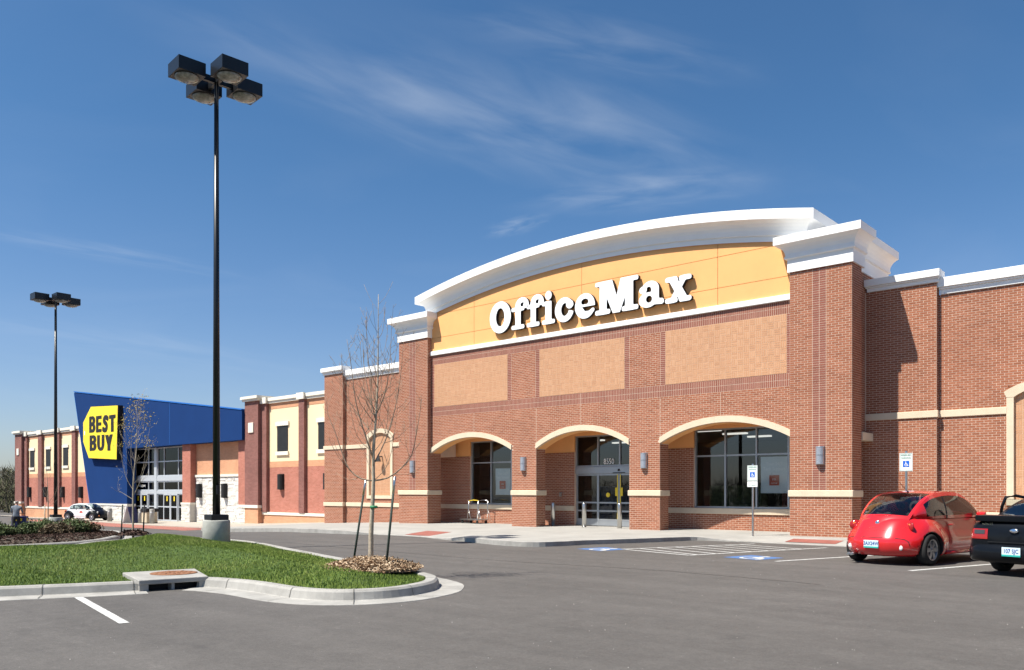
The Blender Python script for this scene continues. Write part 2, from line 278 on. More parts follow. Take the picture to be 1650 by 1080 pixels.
# ---- outlines from distance fields: letters and emblems
class SDF:
    def __init__(s, w, h, pad=.08, n=110):
        s.st = (h+2*pad)/n; nx = int((w+2*pad)/s.st)+1; s.ox = -pad; s.oy = -pad
        s.x, s.y = np.meshgrid(s.ox+s.st*np.arange(nx+1), s.oy+s.st*np.arange(n+1)); s.d = np.full(s.x.shape, 9.)
    def u(s, d, k=0.):
        if k: h = np.clip(.5+.5*(s.d-d)/k, 0, 1); s.d = s.d*(1-h)+d*h-k*h*(1-h)
        else: s.d = np.minimum(s.d, d)
        return s
    def sub(s, d): s.d = np.maximum(s.d, -d); return s
    def box(s, x0, x1, y0, y1, r=.04):
        cx, cy, hx, hy = (x0+x1)/2, (y0+y1)/2, (x1-x0)/2-r, (y1-y0)/2-r; qx = np.abs(s.x-cx)-hx; qy = np.abs(s.y-cy)-hy
        return np.hypot(np.maximum(qx, 0), np.maximum(qy, 0))+np.minimum(np.maximum(qx, qy), 0)-r
    def ell(s, cx, cy, a, b): q = np.hypot((s.x-cx)/a, (s.y-cy)/b); return (q-1)*min(a, b)*np.clip(q, .3, 1)
    def seg(s, x0, y0, x1, y1, r):
        dx, dy = x1-x0, y1-y0; t = np.clip(((s.x-x0)*dx+(s.y-y0)*dy)/(dx*dx+dy*dy), 0, 1); return np.hypot(s.x-x0-t*dx, s.y-y0-t*dy)-r
    def line(s, pts, r):
        d = np.full(s.x.shape, 9.)
        for a, b in zip(pts, pts[1:]): d = np.minimum(d, s.seg(*a, *b, r))
        return d
    def poly(s, pts):
        d = np.full(s.x.shape, 1e9); sg = np.ones(s.x.shape); n = len(pts)
        for i in range(n):
            a, b = pts[i], pts[i-1]; ex, ey = b[0]-a[0], b[1]-a[1]; wx, wy = s.x-a[0], s.y-a[1]
            t = np.clip((wx*ex+wy*ey)/(ex*ex+ey*ey), 0, 1); d = np.minimum(d, np.hypot(wx-ex*t, wy-ey*t))
            c1, c2, c3 = s.y >= a[1], s.y < b[1], ex*wy > ey*wx
            sg = np.where((c1 & c2 & c3) | (~c1 & ~c2 & ~c3), -sg, sg)
        return sg*d
    def contours(s):
        d = s.d; ny, nx = d.shape; ed = {}
        def pt(j, i, j2, i2):
            t = d[j, i]/(d[j, i]-d[j2, i2]); return (s.ox+s.st*(i+t*(i2-i)), s.oy+s.st*(j+t*(j2-j)))
        nxt = {}; P = {}
        sgn = d < 0; mixed = (sgn[:-1, :-1].astype(int)+sgn[1:, :-1]+sgn[:-1, 1:]+sgn[1:, 1:]); js, is_ = np.where((mixed > 0) & (mixed < 4))
        for j, i in zip(js, is_):
            c = [(j, i), (j, i+1), (j+1, i+1), (j+1, i)]; cr = []
            for k in range(4):
                a, b = c[k], c[(k+1) % 4]
                if sgn[a] != sgn[b]: key = (min(a, b), max(a, b)); P[key] = pt(*key[0], *key[1]); cr.append((key, bool(sgn[a])))
            outs = [k for k, sa in cr if sa]; ins = [k for k, sa in cr if not sa]
            for a, b in zip(ins, outs): nxt[a] = b
        loops = []
        while nxt:
            st, cur = next(iter(nxt.items())); lp = [P[st]]; del nxt[st]
            while cur != st and cur in nxt: lp.append(P[cur]); cur = nxt.pop(cur)
            if len(lp) > 8: loops.append(lp)
        return loops
    def mesh(s, name, depth, mats, bevel=0.):
        cu = bpy.data.curves.new(name, 'CURVE'); cu.dimensions = '2D'; cu.fill_mode = 'BOTH'; cu.extrude = depth/2; cu.bevel_depth = bevel; cu.bevel_resolution = 0
        for lp in s.contours():
            lp = lp[::2] if len(lp) > 60 else lp
            sp = cu.splines.new('POLY'); sp.points.add(len(lp)-1); sp.use_cyclic_u = True
            for q, p in zip(sp.points, lp): q.co = (p[0], p[1], 0, 1)
        o = bpy.data.objects.new(name, cu); C.objects.link(o); dg = bpy.context.evaluated_depsgraph_get(); me = bpy.data.meshes.new_from_object(o.evaluated_get(dg))
        C.objects.unlink(o); bpy.data.objects.remove(o); bpy.data.curves.remove(cu); me.materials.clear()
        for x in mats: me.materials.append(M[x] if isinstance(x, str) else x)
        if len(mats) > 1:
            for p in me.polygons: p.material_index = 0 if p.normal.z > .9 else 1
        return me

# ---------------------------------------------------------------- ground shape
GX = [-900, -98, -80, -67, -53, -46, -36, -28, -23, -15, -8, 10, 900]; GZ = [-9, -1.40, -1.22, -1.12, -.95, -.75, -.40, -.13, -.08, -.03, 0, 0, 0]
def g(X): return float(np.interp(X, GX, GZ))
def gv(X): return np.interp(X, GX, GZ)
def pip(x, y, poly):
    ins = np.zeros(x.shape, bool); n = len(poly)
    for i in range(n):
        (x0, y0), (x1, y1) = poly[i], poly[i-1]
        c = ((y0 > y) != (y1 > y)) & (x < (x1-x0)*(y-y0)/((y1-y0) or 1e-9)+x0); ins ^= c
    return ins
def pdist(x, y, poly):
    d = np.full(x.shape, 1e9); n = len(poly)
    for i in range(n):
        (x0, y0), (x1, y1) = poly[i], poly[i-1]; ex, ey = x1-x0, y1-y0; t = np.clip(((x-x0)*ex+(y-y0)*ey)/(ex*ex+ey*ey+1e-12), 0, 1); d = np.minimum(d, np.hypot(x-x0-t*ex, y-y0-t*ey))
    return d
def crom(pts, k=6, closed=True):
    n = len(pts); out = []
    for i in range(n if closed else n-1):
        p0, p1, p2, p3 = (Vector(pts[j % n]) if closed else Vector(pts[min(max(j, 0), n-1)]) for j in (i-1, i, i+1, i+2))
        for q in range(k):
            t = q/k; out.append(tuple(.5*((2*p1)+(p2-p0)*t+(2*p0-5*p1+4*p2-p3)*t*t+(3*p1-p0-3*p2+p3)*t**3)))
    if not closed: out.append(tuple(pts[-1]))
    return out
def offs(pl, d, closed=True):
    n = len(pl); out = []
    for i in range(n):
        a = Vector(pl[(i-1) % n] if closed else pl[max(i-1, 0)]); b = Vector(pl[(i+1) % n] if closed else pl[min(i+1, n-1)]); t = (b-a).normalized(); out.append((pl[i][0]+t.y*d, pl[i][1]-t.x*d))
    return out
gm = MB(); xs = sorted(set([-900, -500, -300, -200, -140]+GX[1:-1]+[-90, -74, -60, -49, -41, -32, -19, 30, 80, 300, 900])); ys = [-900, -400, -150, -60, -20, 0, 6, 12, 18, 24, 30, 40, 60, 120, 300, 900]
gm.grid([[(x, y, g(x)) for x in xs] for y in ys])
tag(gm.build('ground', 'asphalt'), kind='structure')
M['joint_grey'] = mat('trim_joint', (.42, .42, .41), .8, .1)
# ---------------------------------------------------------------- brickwork
CH, BL, JT = .0677, .2032, .0138
class Bricks:
    """laid bricks, each a real block standing a few mm proud of the mortar"""
    def __init__(s): s.v = []; s.f = []; s.r = []
    def one(s, o, u, n, a, b, z0, z1, d=.0035):
        o = np.array(o); u = np.array(u); n = np.array(n); jit = nrg.uniform(-.001, .001)
        q = []
        for dn in (d+jit, -.003):
            for (uu, zz) in ((a, z0), (b, z0), (b, z1), (a, z1)): q.append((o[0]+u[0]*uu+n[0]*dn, o[1]+u[1]*uu+n[1]*dn, zz))
        k = len(s.v); s.v += q; s.f += [(k, k+1, k+2, k+3), (k+4, k+5, k+1, k), (k+5, k+6, k+2, k+1), (k+6, k+7, k+3, k+2), (k+7, k+4, k, k+3)]; s.r += [nrg.random()]*5
    def run(s, o, u, n, u0, u1, z0, z1, skip=None, stack=False, L=BL, H=CH, ph=0., cuts=()):
        """courses between u0..u1, z0..z1 on the face through o with direction u and outward normal n"""
        nk = max(1, round((z1-z0)/H)); H = (z1-z0)/nk
        for kk in range(nk):
            z = z0+kk*H; k = round(z/CH); off = 0 if stack else (.5*L if k % 2 else 0); a = u0-((u0-off-ph) % L)
            if stack: a = u0
            first = u0
            if a+L-u0 < .045: a += L
            while a < u1-.02:
                x0, x1 = max(a, first), min(a+L, u1); x0 = first if first == u0 else x0; first = -1e9
                if u1-x1 < .045: x1 = u1
                for ca, cb_, za, zb in cuts:
                    if za < z+H/2 < zb:
                        if x0 < ca < x1: x1 = ca
                        elif x0 < cb_ < x1: x0 = cb_
                        elif ca <= x0 and x1 <= cb_: x1 = x0
                if x1-x0 > .03 and not (skip and skip((x0+x1)/2, z+H/2)):
                    s.one(o, u, n, x0+JT/2, x1-JT/2, z+JT/2, z+H-JT/2)
                a = a+L if x1 < u1-1e-6 else u1
    def soldier(s, o, u, n, u0, u1, z0, z1):
        m = round((u1-u0)/CH); w = (u1-u0)/m
        for i in range(m): s.one(o, u, n, u0+i*w+JT/2, u0+(i+1)*w-JT/2, z0+JT/2, z1-JT/2)
    def build(s, name, material, parent):
        me = bpy.data.meshes.new(name); me.from_pydata(s.v, [], s.f); me.materials.append(M[material]); a = me.attributes.new('rnd', 'FLOAT', 'FACE'); a.data.foreach_set('value', s.r); me.update()
        o = newobj(name, me, parent); o['kind'] = 'stuff'; return o
UX, UY, NF, NR = (1, 0), (0, 1), (0, -1), (1, 0)
XC = -18.33; P0, P1, P2, P3, P4 = 24.33, 24.55, 26.23, 26.04, 26.23
XL0, XL1, XR0, XR1 = -28.23, -26.37, -10.30, -8.46          # end piers
P2L, P2R, P3L, P3R = -21.71, -20.46, -16.20, -14.96         # middle piers
store = thing('office_supply_store', 'red brick store with yellow arched gable, three arched openings and white sign letters', 'store', (XC, 30, .1))
mo = .001
def hump(x): return 9.88-(x-XC)**2/80.

# --- mortar-faced cores
w = MB()
for a, b in ((XL0, XL1), (XR0, XR1)): w.box(a, b, P0, 25.12, -.4, 8.08)
for a, b in ((P2L, P2R), (P3L, P3R)): w.box(a, b, P1, 25.10, -.2, 3.08)
ARCH = [(XL1, P2L), (P2R, P3L), (P3R, XR0)]
def arcz(x, a, b, z0=3.10, rise=.60):
    c, h = (a+b)/2, (b-a)/2; rad = (h*h+rise*rise)/(2*rise); return z0+rise-rad+math.sqrt(max(rad*rad-(x-c)**2, 0))
for a, b in ARCH:
    n = 28; xs_ = [a+(b-a)*i/n for i in range(n+1)]
    w.prism([(x, arcz(x, a, b)) for x in xs_]+[(b, 4.3), (a, 4.3)], P1, 25.10)
for a, b in ((P2L, P2R), (P3L, P3R)): w.box(a, b, P1, 25.10, 3.08, 4.3)
w.box(XL1, XR0, P1, 25.10, 4.3, 7.32)
# block behind the piers and above the arcade, wings, back wall of the arcade
w.box(-28.03, -8.66, 25.14, 28.07, 3.98, 8.08)
for a, b in ((-28.03, XL1), (XR0, -8.66)): w.box(a, b, 25.122, P3-.002, 2.98, 3.98)
w.box(-9.7, -6.66, P3, P3+.3, -.1, 7.5); w.box(-6.66, -4.90, P4, P4+.3, -.1, 7.16); w.box(-4.90, -3.0, P4+.06, P4+.3, 1.1, 4.40); w.box(-4.90, -3.0, P4, P4+.3, -.1, 1.1); w.box(-4.90, -3.0, P4, P4+.3, 4.40, 7.16); w.box(-3.0, -.9, P4, P4+.3, -.1, 7.16); w.box(-.9, .9, P3, P3+.3, -.1, 7.5); w.box(.9, 9, P4, P4+.3, -.1, 7.16)
w.box(-36.15, -34.59, P3, P3+.3, -.9, 7.5); w.box(-34.59, -32.82, P4, P4+.3, -.7, 7.16); w.box(-32.82, -30.9, P4+.06, P4+.3, 1.1, 4.40); w.box(-32.82, -30.9, P4, P4+.3, -.7, 1.1); w.box(-32.82, -30.9, P4, P4+.3, 4.40, 7.16); w.box(-30.9, -28.2, P4, P4+.3, -.7, 7.16)
for a, b in ((-28.2, -25.65), (-22.10, -19.88), (-15.70, -14.60), (-10.97, -9.71)): w.box(a, b, P2, P2+.25, -.3, 3.0)
for a, b in ((-25.65, -22.10), (-14.60, -10.97)): w.box(a, b, P2, P2+.25, -.3, .70)
fix(w.build('wall', 'mortar', store))
# --- back of the building: roof deck, side and rear walls
bk = MB(); bk.box(-36.1, 9, 26.6, 62, 6.7, 6.85); bk.box(-36.14, -35.9, 26.35, 62, -1, 7.4); bk.box(8.7, 9, 26.55, 62, -.5, 7.1); bk.box(-36.1, 9, 61.7, 62, -1, 7.1); bk.box(-27.9, -8.8, 28.08, 28.3, 6.8, 8.4)
fix(bk.build('rear_wall', 'mortar', store))

red, brn, tan = Bricks(), Bricks(), Bricks()
o0 = (0, P0)
for a, b in ((XL0, XL1), (XR0, XR1)):
    red.run((0, P0), UX, NF, a, b, -.34, 1.30)
    s0 = a+.69; s1 = s0+2*BL
    red.run((0, P0), UX, NF, a, s0, 1.50, 8.08); red.run((0, P0), UX, NF, s1, b, 1.50, 8.08); brn.run((0, P0), UX, NF, s0, s1, 1.50, 8.08, stack=True)
    red.run((b, 0), UY, NR, P0, 25.12, -.34, 1.30); red.run((b, 0), UY, NR, P0, 25.12, 1.50, 8.08)
red.run((-8.66, 0), UY, NR, 25.13, P3, 3.22, 8.08)
red.run((-8.66, 0), UY, NR, P3+.01, 28.07, 7.3, 8.08)
def inarch(x, z):
    for a, b in ARCH:
        if a < x < b and z < arcz(x, a, b)+.12: return True
    return False
red.run((0, P1), UX, NF, XL1, XR0, 3.07, 4.68, inarch)
for a, b in ((P2L, P2R), (P3L, P3R)):
    red.run((0, P1), UX, NF, a, b, -.2, 1.30); red.run((0, P1), UX, NF, a, b, 1.50, 3.07)
    red.run((b, 0), UY, NR, P1, 25.10, -.2, 1.30); red.run((b, 0), UY, NR, P1, 25.10, 1.50, 3.07)
for z0, z1 in ((4.68, 4.88), (4.88, 5.08), (6.90, 7.10), (7.10, 7.30)): brn.soldier((0, P1), UX, NF, XL1, XR0, z0, z1)
PAN = [(-26.17, -21.94), (-20.29, -16.40), (-14.74, -10.49)]
edges = [XL1]+[v for p in PAN for v in p]+[XR0]
for a, b in zip(edges[::2], edges[1::2]):
    if b-a > 1: brn.run((0, P1), UX, NF, a, a+BL, 5.08, 6.90, stack=True); brn.run((0, P1), UX, NF, b-BL, b, 5.08, 6.90, stack=True); red.run((0, P1), UX, NF, a+BL, b-BL, 5.08, 6.90)
    else: brn.run((0, P1), UX, NF, a, b, 5.08, 6.90, stack=True, L=b-a)
# arcade back wall
for a, b in ((-28.2, -25.65), (-22.10, -19.88), (-15.70, -14.60), (-10.97, -9.71)): red.run((0, P2), UX, NF, a, b, -.2, .68); red.run((0, P2), UX, NF, a, b, .88, 3.0)
for a, b in ((-25.65, -22.10), (-14.60, -10.97)): red.run((0, P2), UX, NF, a, b, -.2, .68)
# wings
NICHE = [(-4.93, -2.95), (-32.85, -30.87)]
def inniche(x, z):
    for a, b in NICHE:
        if a < x < b and 4.15 < z < nz(x, a, b)+.14: return True
    return False
NCUT = [(a+.03, b-.03, 1.09, 4.15) for a, b in NICHE]
def nz(x, a, b): return arcz(x, a+.17, b-.17, 4.06, .26) if a+.17 < x < b-.17 else 4.06
red.run((0, P3), UX, NF, -9.7, -6.66, -.07, .68); red.run((0, P3), UX, NF, -9.7, -6.66, .88, 3.61); red.run((0, P3), UX, NF, -9.7, -6.66, 3.81, 7.5)
red.run((-6.66, 0), UY, NR, P3, P4, -.07, 7.5)
for a, b, e in ((-36.15, -34.59, -34.59),):
    for z0, z1 in ((-.81, .68), (.88, 3.61), (3.81, 7.5)): red.run((0, P3), UX, NF, a, b, z0, z1)
    red.run((e, 0), UY, NR, P3, P4, -.8, 7.5)
for z0, z1 in ((-.68, .68), (.88, 3.61), (3.81, 7.16)): red.run((0, P4), UX, NF, -34.59, -28.2, z0, min(z1, 7.16), inniche, cuts=NCUT)
for z0, z1 in ((-.07, .68), (.88, 3.61), (6.16, 7.16)): red.run((0, P4), UX, NF, -6.66, -.9, z0, z1, inniche, cuts=NCUT)
red.run((0, P4), UX, NF, -6.66, -.9, 3.81, 6.16, lambda x, z: x < -4.90+BL/2-.001 or inniche(x, z), cuts=NCUT)
for z0, z1 in ((-.07, .68), (.88, 3.61), (3.81, 7.5)): red.run((0, P3), UX, NF, -.9, .9, z0, z1)
# basket-weave panels
def basket(a, b, z0, z1, y, clip=None):
    q = BL; nx_ = int(round((b-a)/q)); nz_ = int(round((z1-z0)/q)); sx, sz = (b-a)/nx_, (z1-z0)/nz_
    for i in range(nx_):
        for j in range(nz_):
            x, z = a+i*sx, z0+j*sz
            if clip and not clip(x+sx/2, z+sz): continue
            for k in range(3):
                if (i+j) % 2: tan.one((0, y), UX, NF, x+JT/2, x+sx-JT/2, z+k*sz/3+JT/2, z+(k+1)*sz/3-JT/2, .004)
                else: tan.one((0, y), UX, NF, x+k*sx/3+JT/2, x+(k+1)*sx/3-JT/2, z+JT/2, z+sz-JT/2, .004)
for a, b in PAN:
    pb = MB(); pb.box(a, b, P1-.004, P1+.01, 5.08, 6.90); basket(a, b, 5.08, 6.90, P1-.004); fix(pb.build('panel_mortar', 'mortar_tan', store))
for a, b in NICHE:
    pb = MB(); pb.box(a+.1, b-.1, P4+.05, P4+.07, 1.1, 4.395); basket(a+.17, b-.17, 1.24, 4.46, P4+.05, lambda x, z, a=a, b=b: z < nz(x, a, b)+.16); fix(pb.build('panel_mortar', 'mortar_tan', store))
red.build('brickwork', 'brick', store); brn.build('soldier_brickwork', 'brick_dark', store); tan.build('basket_weave_brickwork', 'brick_tan', store)
# the nearest wing wall is laid brick by brick
vb = []
for k in range(8):
    t = Bricks(); t.one((0, 0), UX, NF, -BL/2+JT/2, BL/2-JT/2, -CH/2+JT/2, CH/2-JT/2); t.r = [(k+.5)/8]*5
    me = bpy.data.meshes.new('brick'); me.from_pydata(t.v, [], t.f); me.materials.append(M['brick']); a = me.attributes.new('rnd', 'FLOAT', 'FACE'); a.data.foreach_set('value', t.r); me.update(); vb.append(me)
NK = round((6.16-3.81)/CH); HK = (6.16-3.81)/NK
for kk in range(NK):
    zc = 3.81+(kk+.5)*HK; k = round((3.81+kk*HK)/CH); off = .5*BL if k % 2 else 0; x = -6.66-((-6.66-off) % BL)
    while x < -4.91:
        x0, x1 = max(x, -6.66), min(x+BL, -4.90) if zc < 4.15 else x+BL
        if x1-x0 > .035 and not inniche((x0+x1)/2, zc):
            b = newobj('brick', rng.choice(vb), store); b.location = ((x0+x1)/2, P4, zc); b.scale = ((x1-x0-JT)/(BL-JT), 1, 1)
        x += BL

# --- stone bands, arch rings, soffits
def band(boxes, name='stone_band', bev=.012, m='stone'):
    for q in boxes:
        t = MB(); t.box(*q); fix(t.build(name, m, store, bevel=bev))
band([(a-.045, b+.045, P0-.045, 25.165, 1.30, 1.50) for a, b in ((XL0, XL1), (XR0, XR1))]+[(a-.045, b+.045, P1-.045, 25.145, 1.30, 1.50) for a, b in ((P2L, P2R), (P3L, P3R))], bev=.02)
band([(-6.695, -4.905, P4-.045, P4+.1, zb, zb+.2) for zb in (3.61,)]+[(-6.7, -.86, P4-.045, P4+.1, .68, .88)]+[(-9.7, -6.615, P3-.045, P3+.1, zb, zb+.2) for zb in (.68, 3.61)]
     +[(-36.2, -34.545, P3-.045, P3+.1, zb, zb+.2) for zb in (.68, 3.61)]+[(-34.545, -28.2, P4-.045, P4+.1, .68, .88), (-34.545, -32.84, P4-.045, P4+.1, 3.61, 3.81), (-30.88, -28.6, P4-.045, P4+.1, 3.61, 3.81)]
     +[(-2.96, -.86, P4-.045, P4+.1, 3.61, 3.81), (-.86, .95, P3-.045, P3+.1, .68, .88), (-.86, .95, P3-.045, P3+.1, 3.61, 3.81)])
band([(a, b, P2-.05, P2+.2, .68, .88) for a, b in ((-28.199, -19.90), (-15.68, -9.705))])
band([(-8.64-.8, -8.42, 25.125, P3-.003, 2.98, 3.22), (-28.27, -27.4, 25.125, P3-.003, 2.98, 3.22)])
for a, b in ARCH:
    n = 9
    for k in range(n):                                # voussoir stones
        pt = [a+(b-a)*(k+i/4)/n for i in range(5)]; t = MB()
        lo = [(x, arcz(x, a, b)) for x in pt]; hi = [(x, arcz(x, a, b)+.205) for x in pt[::-1]]
        if k: lo[0] = (lo[0][0]+.0015, lo[0][1]); hi[-1] = (hi[-1][0]+.0015, hi[-1][1])
        t.prism(lo+hi, P1-.05, P1+.10); fix(t.build('arch_stone', 'stone', store))
    t = MB(); n = 24; t.grid([[(a+(b-a)*i/n, y, arcz(a+(b-a)*i/n, a, b)-.004) for i in range(n+1)] for y in (P1+.09, 25.11)]); t.build('arch_soffit', 'stucco', store)
for x, za, zb in ((-20.455, 3.31, 4.68), (XC, 3.92, 7.3), (-16.205, 3.31, 4.68), (-14.955, 3.31, 4.68), (-23.8, 3.92, 4.68), (-12.7, 3.92, 4.68)):
    t = MB(); t.box(x-.007, x+.007, P1-.0065, P1, za, zb); t.build('control_joint', 'mortar', store)
t = MB(); t.box(-8.655, -8.635, P3-.03, P3, 3.3, 7.5); t.build('control_joint', 'mortar', store)
# niche surrounds
for a, b in NICHE:
    for k, (x0, x1) in enumerate(((a, a+.18), (b-.18, b))): t = MB(); t.box(x0, x1, P4-.045, P4+.09, 1.243, 4.06); fix(t.build('niche_jamb', 'stone', store, bevel=.008))
    t = MB(); t.box(a, b, P4-.055, P4+.09, 1.08, 1.24); fix(t.build('niche_sill', 'stone', store, bevel=.008))
    t = MB(); n = 16; lo = [(a+.0+(b-a)*i/n, 0) for i in range(n+1)]
    inn = [(a+.18+(b-a-.36)*i/n, arcz(a+.18+(b-a-.36)*i/n, a+.18, b-.18, 4.065, .26)) for i in range(n+1)]
    out = [(a-.06+(b-a+.12)*i/n, arcz(a-.06+(b-a+.12)*i/n, a-.06, b+.06, 4.22, .32)) for i in range(n+1)]
    t.prism([(a, 4.065)]+inn+[(b, 4.065)]+out[::-1], P4-.05, P4+.09); fix(t.build('niche_arch', 'stone', store))
# --- stucco gable in panels, white band below, cornices
t = MB(); n = 30; x0g, x1g = -26.40, -9.96
t.prism([(x0g, 7.33)]+[(x1g, 7.33)]+[(x1g+(x0g-x1g)*i/n, hump(x1g+(x0g-x1g)*i/n)+.4) for i in range(n+1)], P1+.02, 28.0); fix(t.build('gable_core', 'stucco_gap', store))
VJ = [x0g, -23.79, -18.28, -12.80, -10.0]; HJ = [7.48, 8.05, 9.06, 11]
for a, b in zip(VJ, VJ[1:]):
    for z0, z1 in zip(HJ, HJ[1:]):
        x0, x1 = a+.008, b-.008; n = 10; top = [(x1+(x0-x1)*i/n, min(z1-.008, hump(x1+(x0-x1)*i/n)+.05)) for i in range(n+1)]
        if min(p[1] for p in top) < z0+.02:
            top = [p for p in top if p[1] > z0+.03]
            if len(top) < 2: continue
            pts = [(top[-1][0], z0+.008), (top[0][0], z0+.008)]+top
        else: pts = [(x0, z0+.008), (x1, z0+.008)]+top
        t = MB(); t.prism(pts, P1, P1+.03); fix(t.build('stucco_panel', 'stucco', store))
# stucco above the brick inside the arcade and its ceiling
t = MB()
for a, b in ((-28.2, -25.67), (-22.08, -19.90), (-15.68, -14.62), (-10.95, -9.71)): t.box(a, b, P2+.015, P2+.23, 3.005, 3.95)
for a, b in ((-25.67, -22.08), (-19.90, -15.68), (-14.62, -10.95)): t.box(a, b, P2+.015, P2+.23, 3.64, 3.95)
t.box(-28.0, -8.68, 25.125, P2+.2, 3.955, 3.975)
fix(t.build('arcade_stucco', 'stucco', store))
band([(XL1+.002, XR0-.002, P1-.075, P1+.05, 7.303, 7.48)], 'white_band', .01, 'white')
COVE = [(.055, 0), (.055, .38), (.09, .39), (.125, .40), (.125, .46), (.10, .465), (.11, .56), (.145, .65), (.21, .73), (.30, .785), (.345, .80), (.37, .805), (.37, 1.04)]
def ringcornice(name, x0, x1, y0, y1, z, prof):
    t = MB(); rows = []
    for d, h in prof: rows.append([(x0-d, y1, z+h), (x0-d, y0-d, z+h), (x1+d, y0-d, z+h), (x1+d, y1, z+h)])
    for r0, r1 in zip(rows, rows[1:]):
        for k in range(3): t.add([r0[k], r0[k+1], r1[k+1], r1[k]], [(0, 1, 2, 3)])
    t.add(rows[-1], [(0, 1, 2, 3)]); t.add(rows[0], [(3, 2, 1, 0)]); t.add([q for r in rows for q in (r[3],)]+[q for r in rows[::-1] for q in (r[0],)], [tuple(range(2*len(rows)))])
    return fix(t.build(name, 'white', store))
ringcornice('capital', XR0, XR1, P0, 25.28, 8.075, COVE); ringcornice('capital', XL0, XL1, P0, 25.28, 8.075, COVE)
ringcornice('cornice_return', -9.9, -8.66, 25.29, 28.07, 8.072, COVE); ringcornice('cornice_return', -28.03, -26.8, 25.29, 28.07, 8.072, COVE)
AP = [(.05, -.02), (.05, .10), (.035, .105), (.035, .16), (.11, .165), (.11, .235), (.115, .24), (.125, .33), (.16, .42), (.23, .51), (.33, .57), (.41, .59), (.45, .595), (.45, .90)]
t = MB(); n = 40; rows = []
for d, h in AP:
    a, b = -26.48-d, -9.94+d; fr = [(a+(b-a)*i/n, P1-d, hump(a+(b-a)*i/n)+h) for i in range(n+1)]
    rows.append([(a, 28.0, fr[0][2])]+fr+[(b, 28.0, fr[-1][2])])
for r0, r1 in zip(rows, rows[1:]):
    for k in range(len(r0)-1): t.add([r0[k], r0[k+1], r1[k+1], r1[k]], [(0, 1, 2, 3)])
tp = rows[-1][1:-1]
for p, q in zip(tp, tp[1:]): t.add([p, q, (q[0], 28.0, q[2]), (p[0], 28.0, p[2])], [(0, 1, 2, 3)])
fix(t.build('arched_cornice', 'white', store))
for x in (-25.0, -22.3, -19.6, -16.9, -14.2, -11.5):
    t = MB(); t.box(x-.006, x+.006, P1-.453, P1-.44, hump(x)+.60, hump(x)+.895); t.build('fascia_seam', 'joint_grey', store)
t = MB(); t.prism([(-26.4, 8.2), (-9.96, 8.2)]+[(-9.96+(-26.4+9.96)*i/20, hump(-9.96+(-26.4+9.96)*i/20)+.85) for i in range(21)], 27.9, 27.98); fix(t.build('gable_back', 'white', store))
# wing copings: bed mould, drip, fascia
def coping(x0, x1, yf, z, name='coping', tall=.45, dep=.42):
    t = MB(); t.box(x0+.04, x1-.04, yf-.05, yf+dep-.1, z, z+tall*.30); t.box(x0+.015, x1-.015, yf-.10, yf+dep-.05, z+tall*.30+.002, z+tall*.42); t.box(x0-.01, x1+.01, yf-.155, yf+dep, z+tall*.42+.002, z+tall)
    return fix(t.build(name, 'white', store, bevel=.008))
coping(-6.645, -.91, P4, 7.165, tall=.465); coping(-34.575, -28.06, P4, 7.165, tall=.465); coping(.9, 9, P4, 7.165, tall=.465)
coping(-8.64, -6.56, P3, 7.505, tall=.36); coping(-36.28, -34.50, P3, 7.505, tall=.36); coping(-1.0, 1.0, P3, 7.505, tall=.36)
# ---------------------------------------------------------------- windows, entrance and inside of the office store
def window(parent, xs_, zs_, y, fm='metal', gm='glass', fw=.055, dep=.11, name='window', skip=()):
    f = MB(); x0, x1, z0, z1 = xs_[0], xs_[-1], zs_[0], zs_[-1]
    for i, x in enumerate(xs_):
        a = x if i == 0 else x-fw if i == len(xs_)-1 else x-fw/2
        f.box(a, a+fw, y, y+dep, z0, z1)
    for j, z in enumerate(zs_):
        a = z if j == 0 else z-fw if j == len(zs_)-1 else z-fw/2
        for p, q in zip(xs_, xs_[1:]): f.box(p+(fw if p == xs_[0] else fw/2), q-(fw if q == xs_[-1] else fw/2), y+.003, y+dep-.003, a, a+fw)
    fr = fix(f.build(name, fm, parent))
    for p, q in zip(xs_, xs_[1:]):
        for r, s in zip(zs_, zs_[1:]):
            if (p, r) in skip: continue
            g_ = MB(); g_.add([(p+.02, y+dep*.5, r+.02), (q-.02, y+dep*.5, r+.02), (q-.02, y+dep*.5, s-.02), (p+.02, y+dep*.5, s-.02)], [(0, 1, 2, 3)])
            o = g_.build('pane', gm, None); o.parent = fr
    return fr
window(store, [-25.65, -24.46, -23.28, -22.10], [.885, 2.70, 3.64], P2+.06)
window(store, [-14.60, -13.43, -12.29, -11.18, -10.97], [.885, 2.70, 3.64], P2+.06)
window(store, [-19.88, -18.80, -17.79, -16.78, -15.70], [2.42, 3.64], P2+.06)
DX = [-19.88, -18.80, -17.79, -16.78, -15.70]
t = MB(); t.box(-19.86, -15.72, P2+.02, P2+.2, 2.14, 2.415); fix(t.build('door_header', 'metal', store, bevel=.01))
for i, (a, b) in enumerate(zip(DX, DX[1:])):
    door = i in (1, 2); y = P2+.03 if door else P2+.10
    window(store, [a+.01, b-.01], [.13, .36, .70, 1.02, 2.13] if door else [.13, .36, .70, 1.02, 2.13], y, fw=.06, dep=.07, name='sliding_door' if door else 'side_light')
    kp = MB(); kp.box(a+.075, b-.075, y+.01, y+.06, .14, .36); kp.build('kick_plate', 'metal', store)
yel = mat('yellow_sign', (.75, .55, .03), .5, .05); M['yellow'] = yel
t = MB()
t.box(-17.875, -17.84, P2+.02, P2+.028, .4, 2.1); t.box(-17.745, -17.71, P2+.02, P2+.028, .4, 2.1); t.box(-17.96, -17.88, P2+.018, P2+.026, 1.28, 1.6); t.box(-17.70, -17.62, P2+.018, P2+.026, 1.28, 1.6)
fix(t.build('door_warning_strip', 'yellow', store))
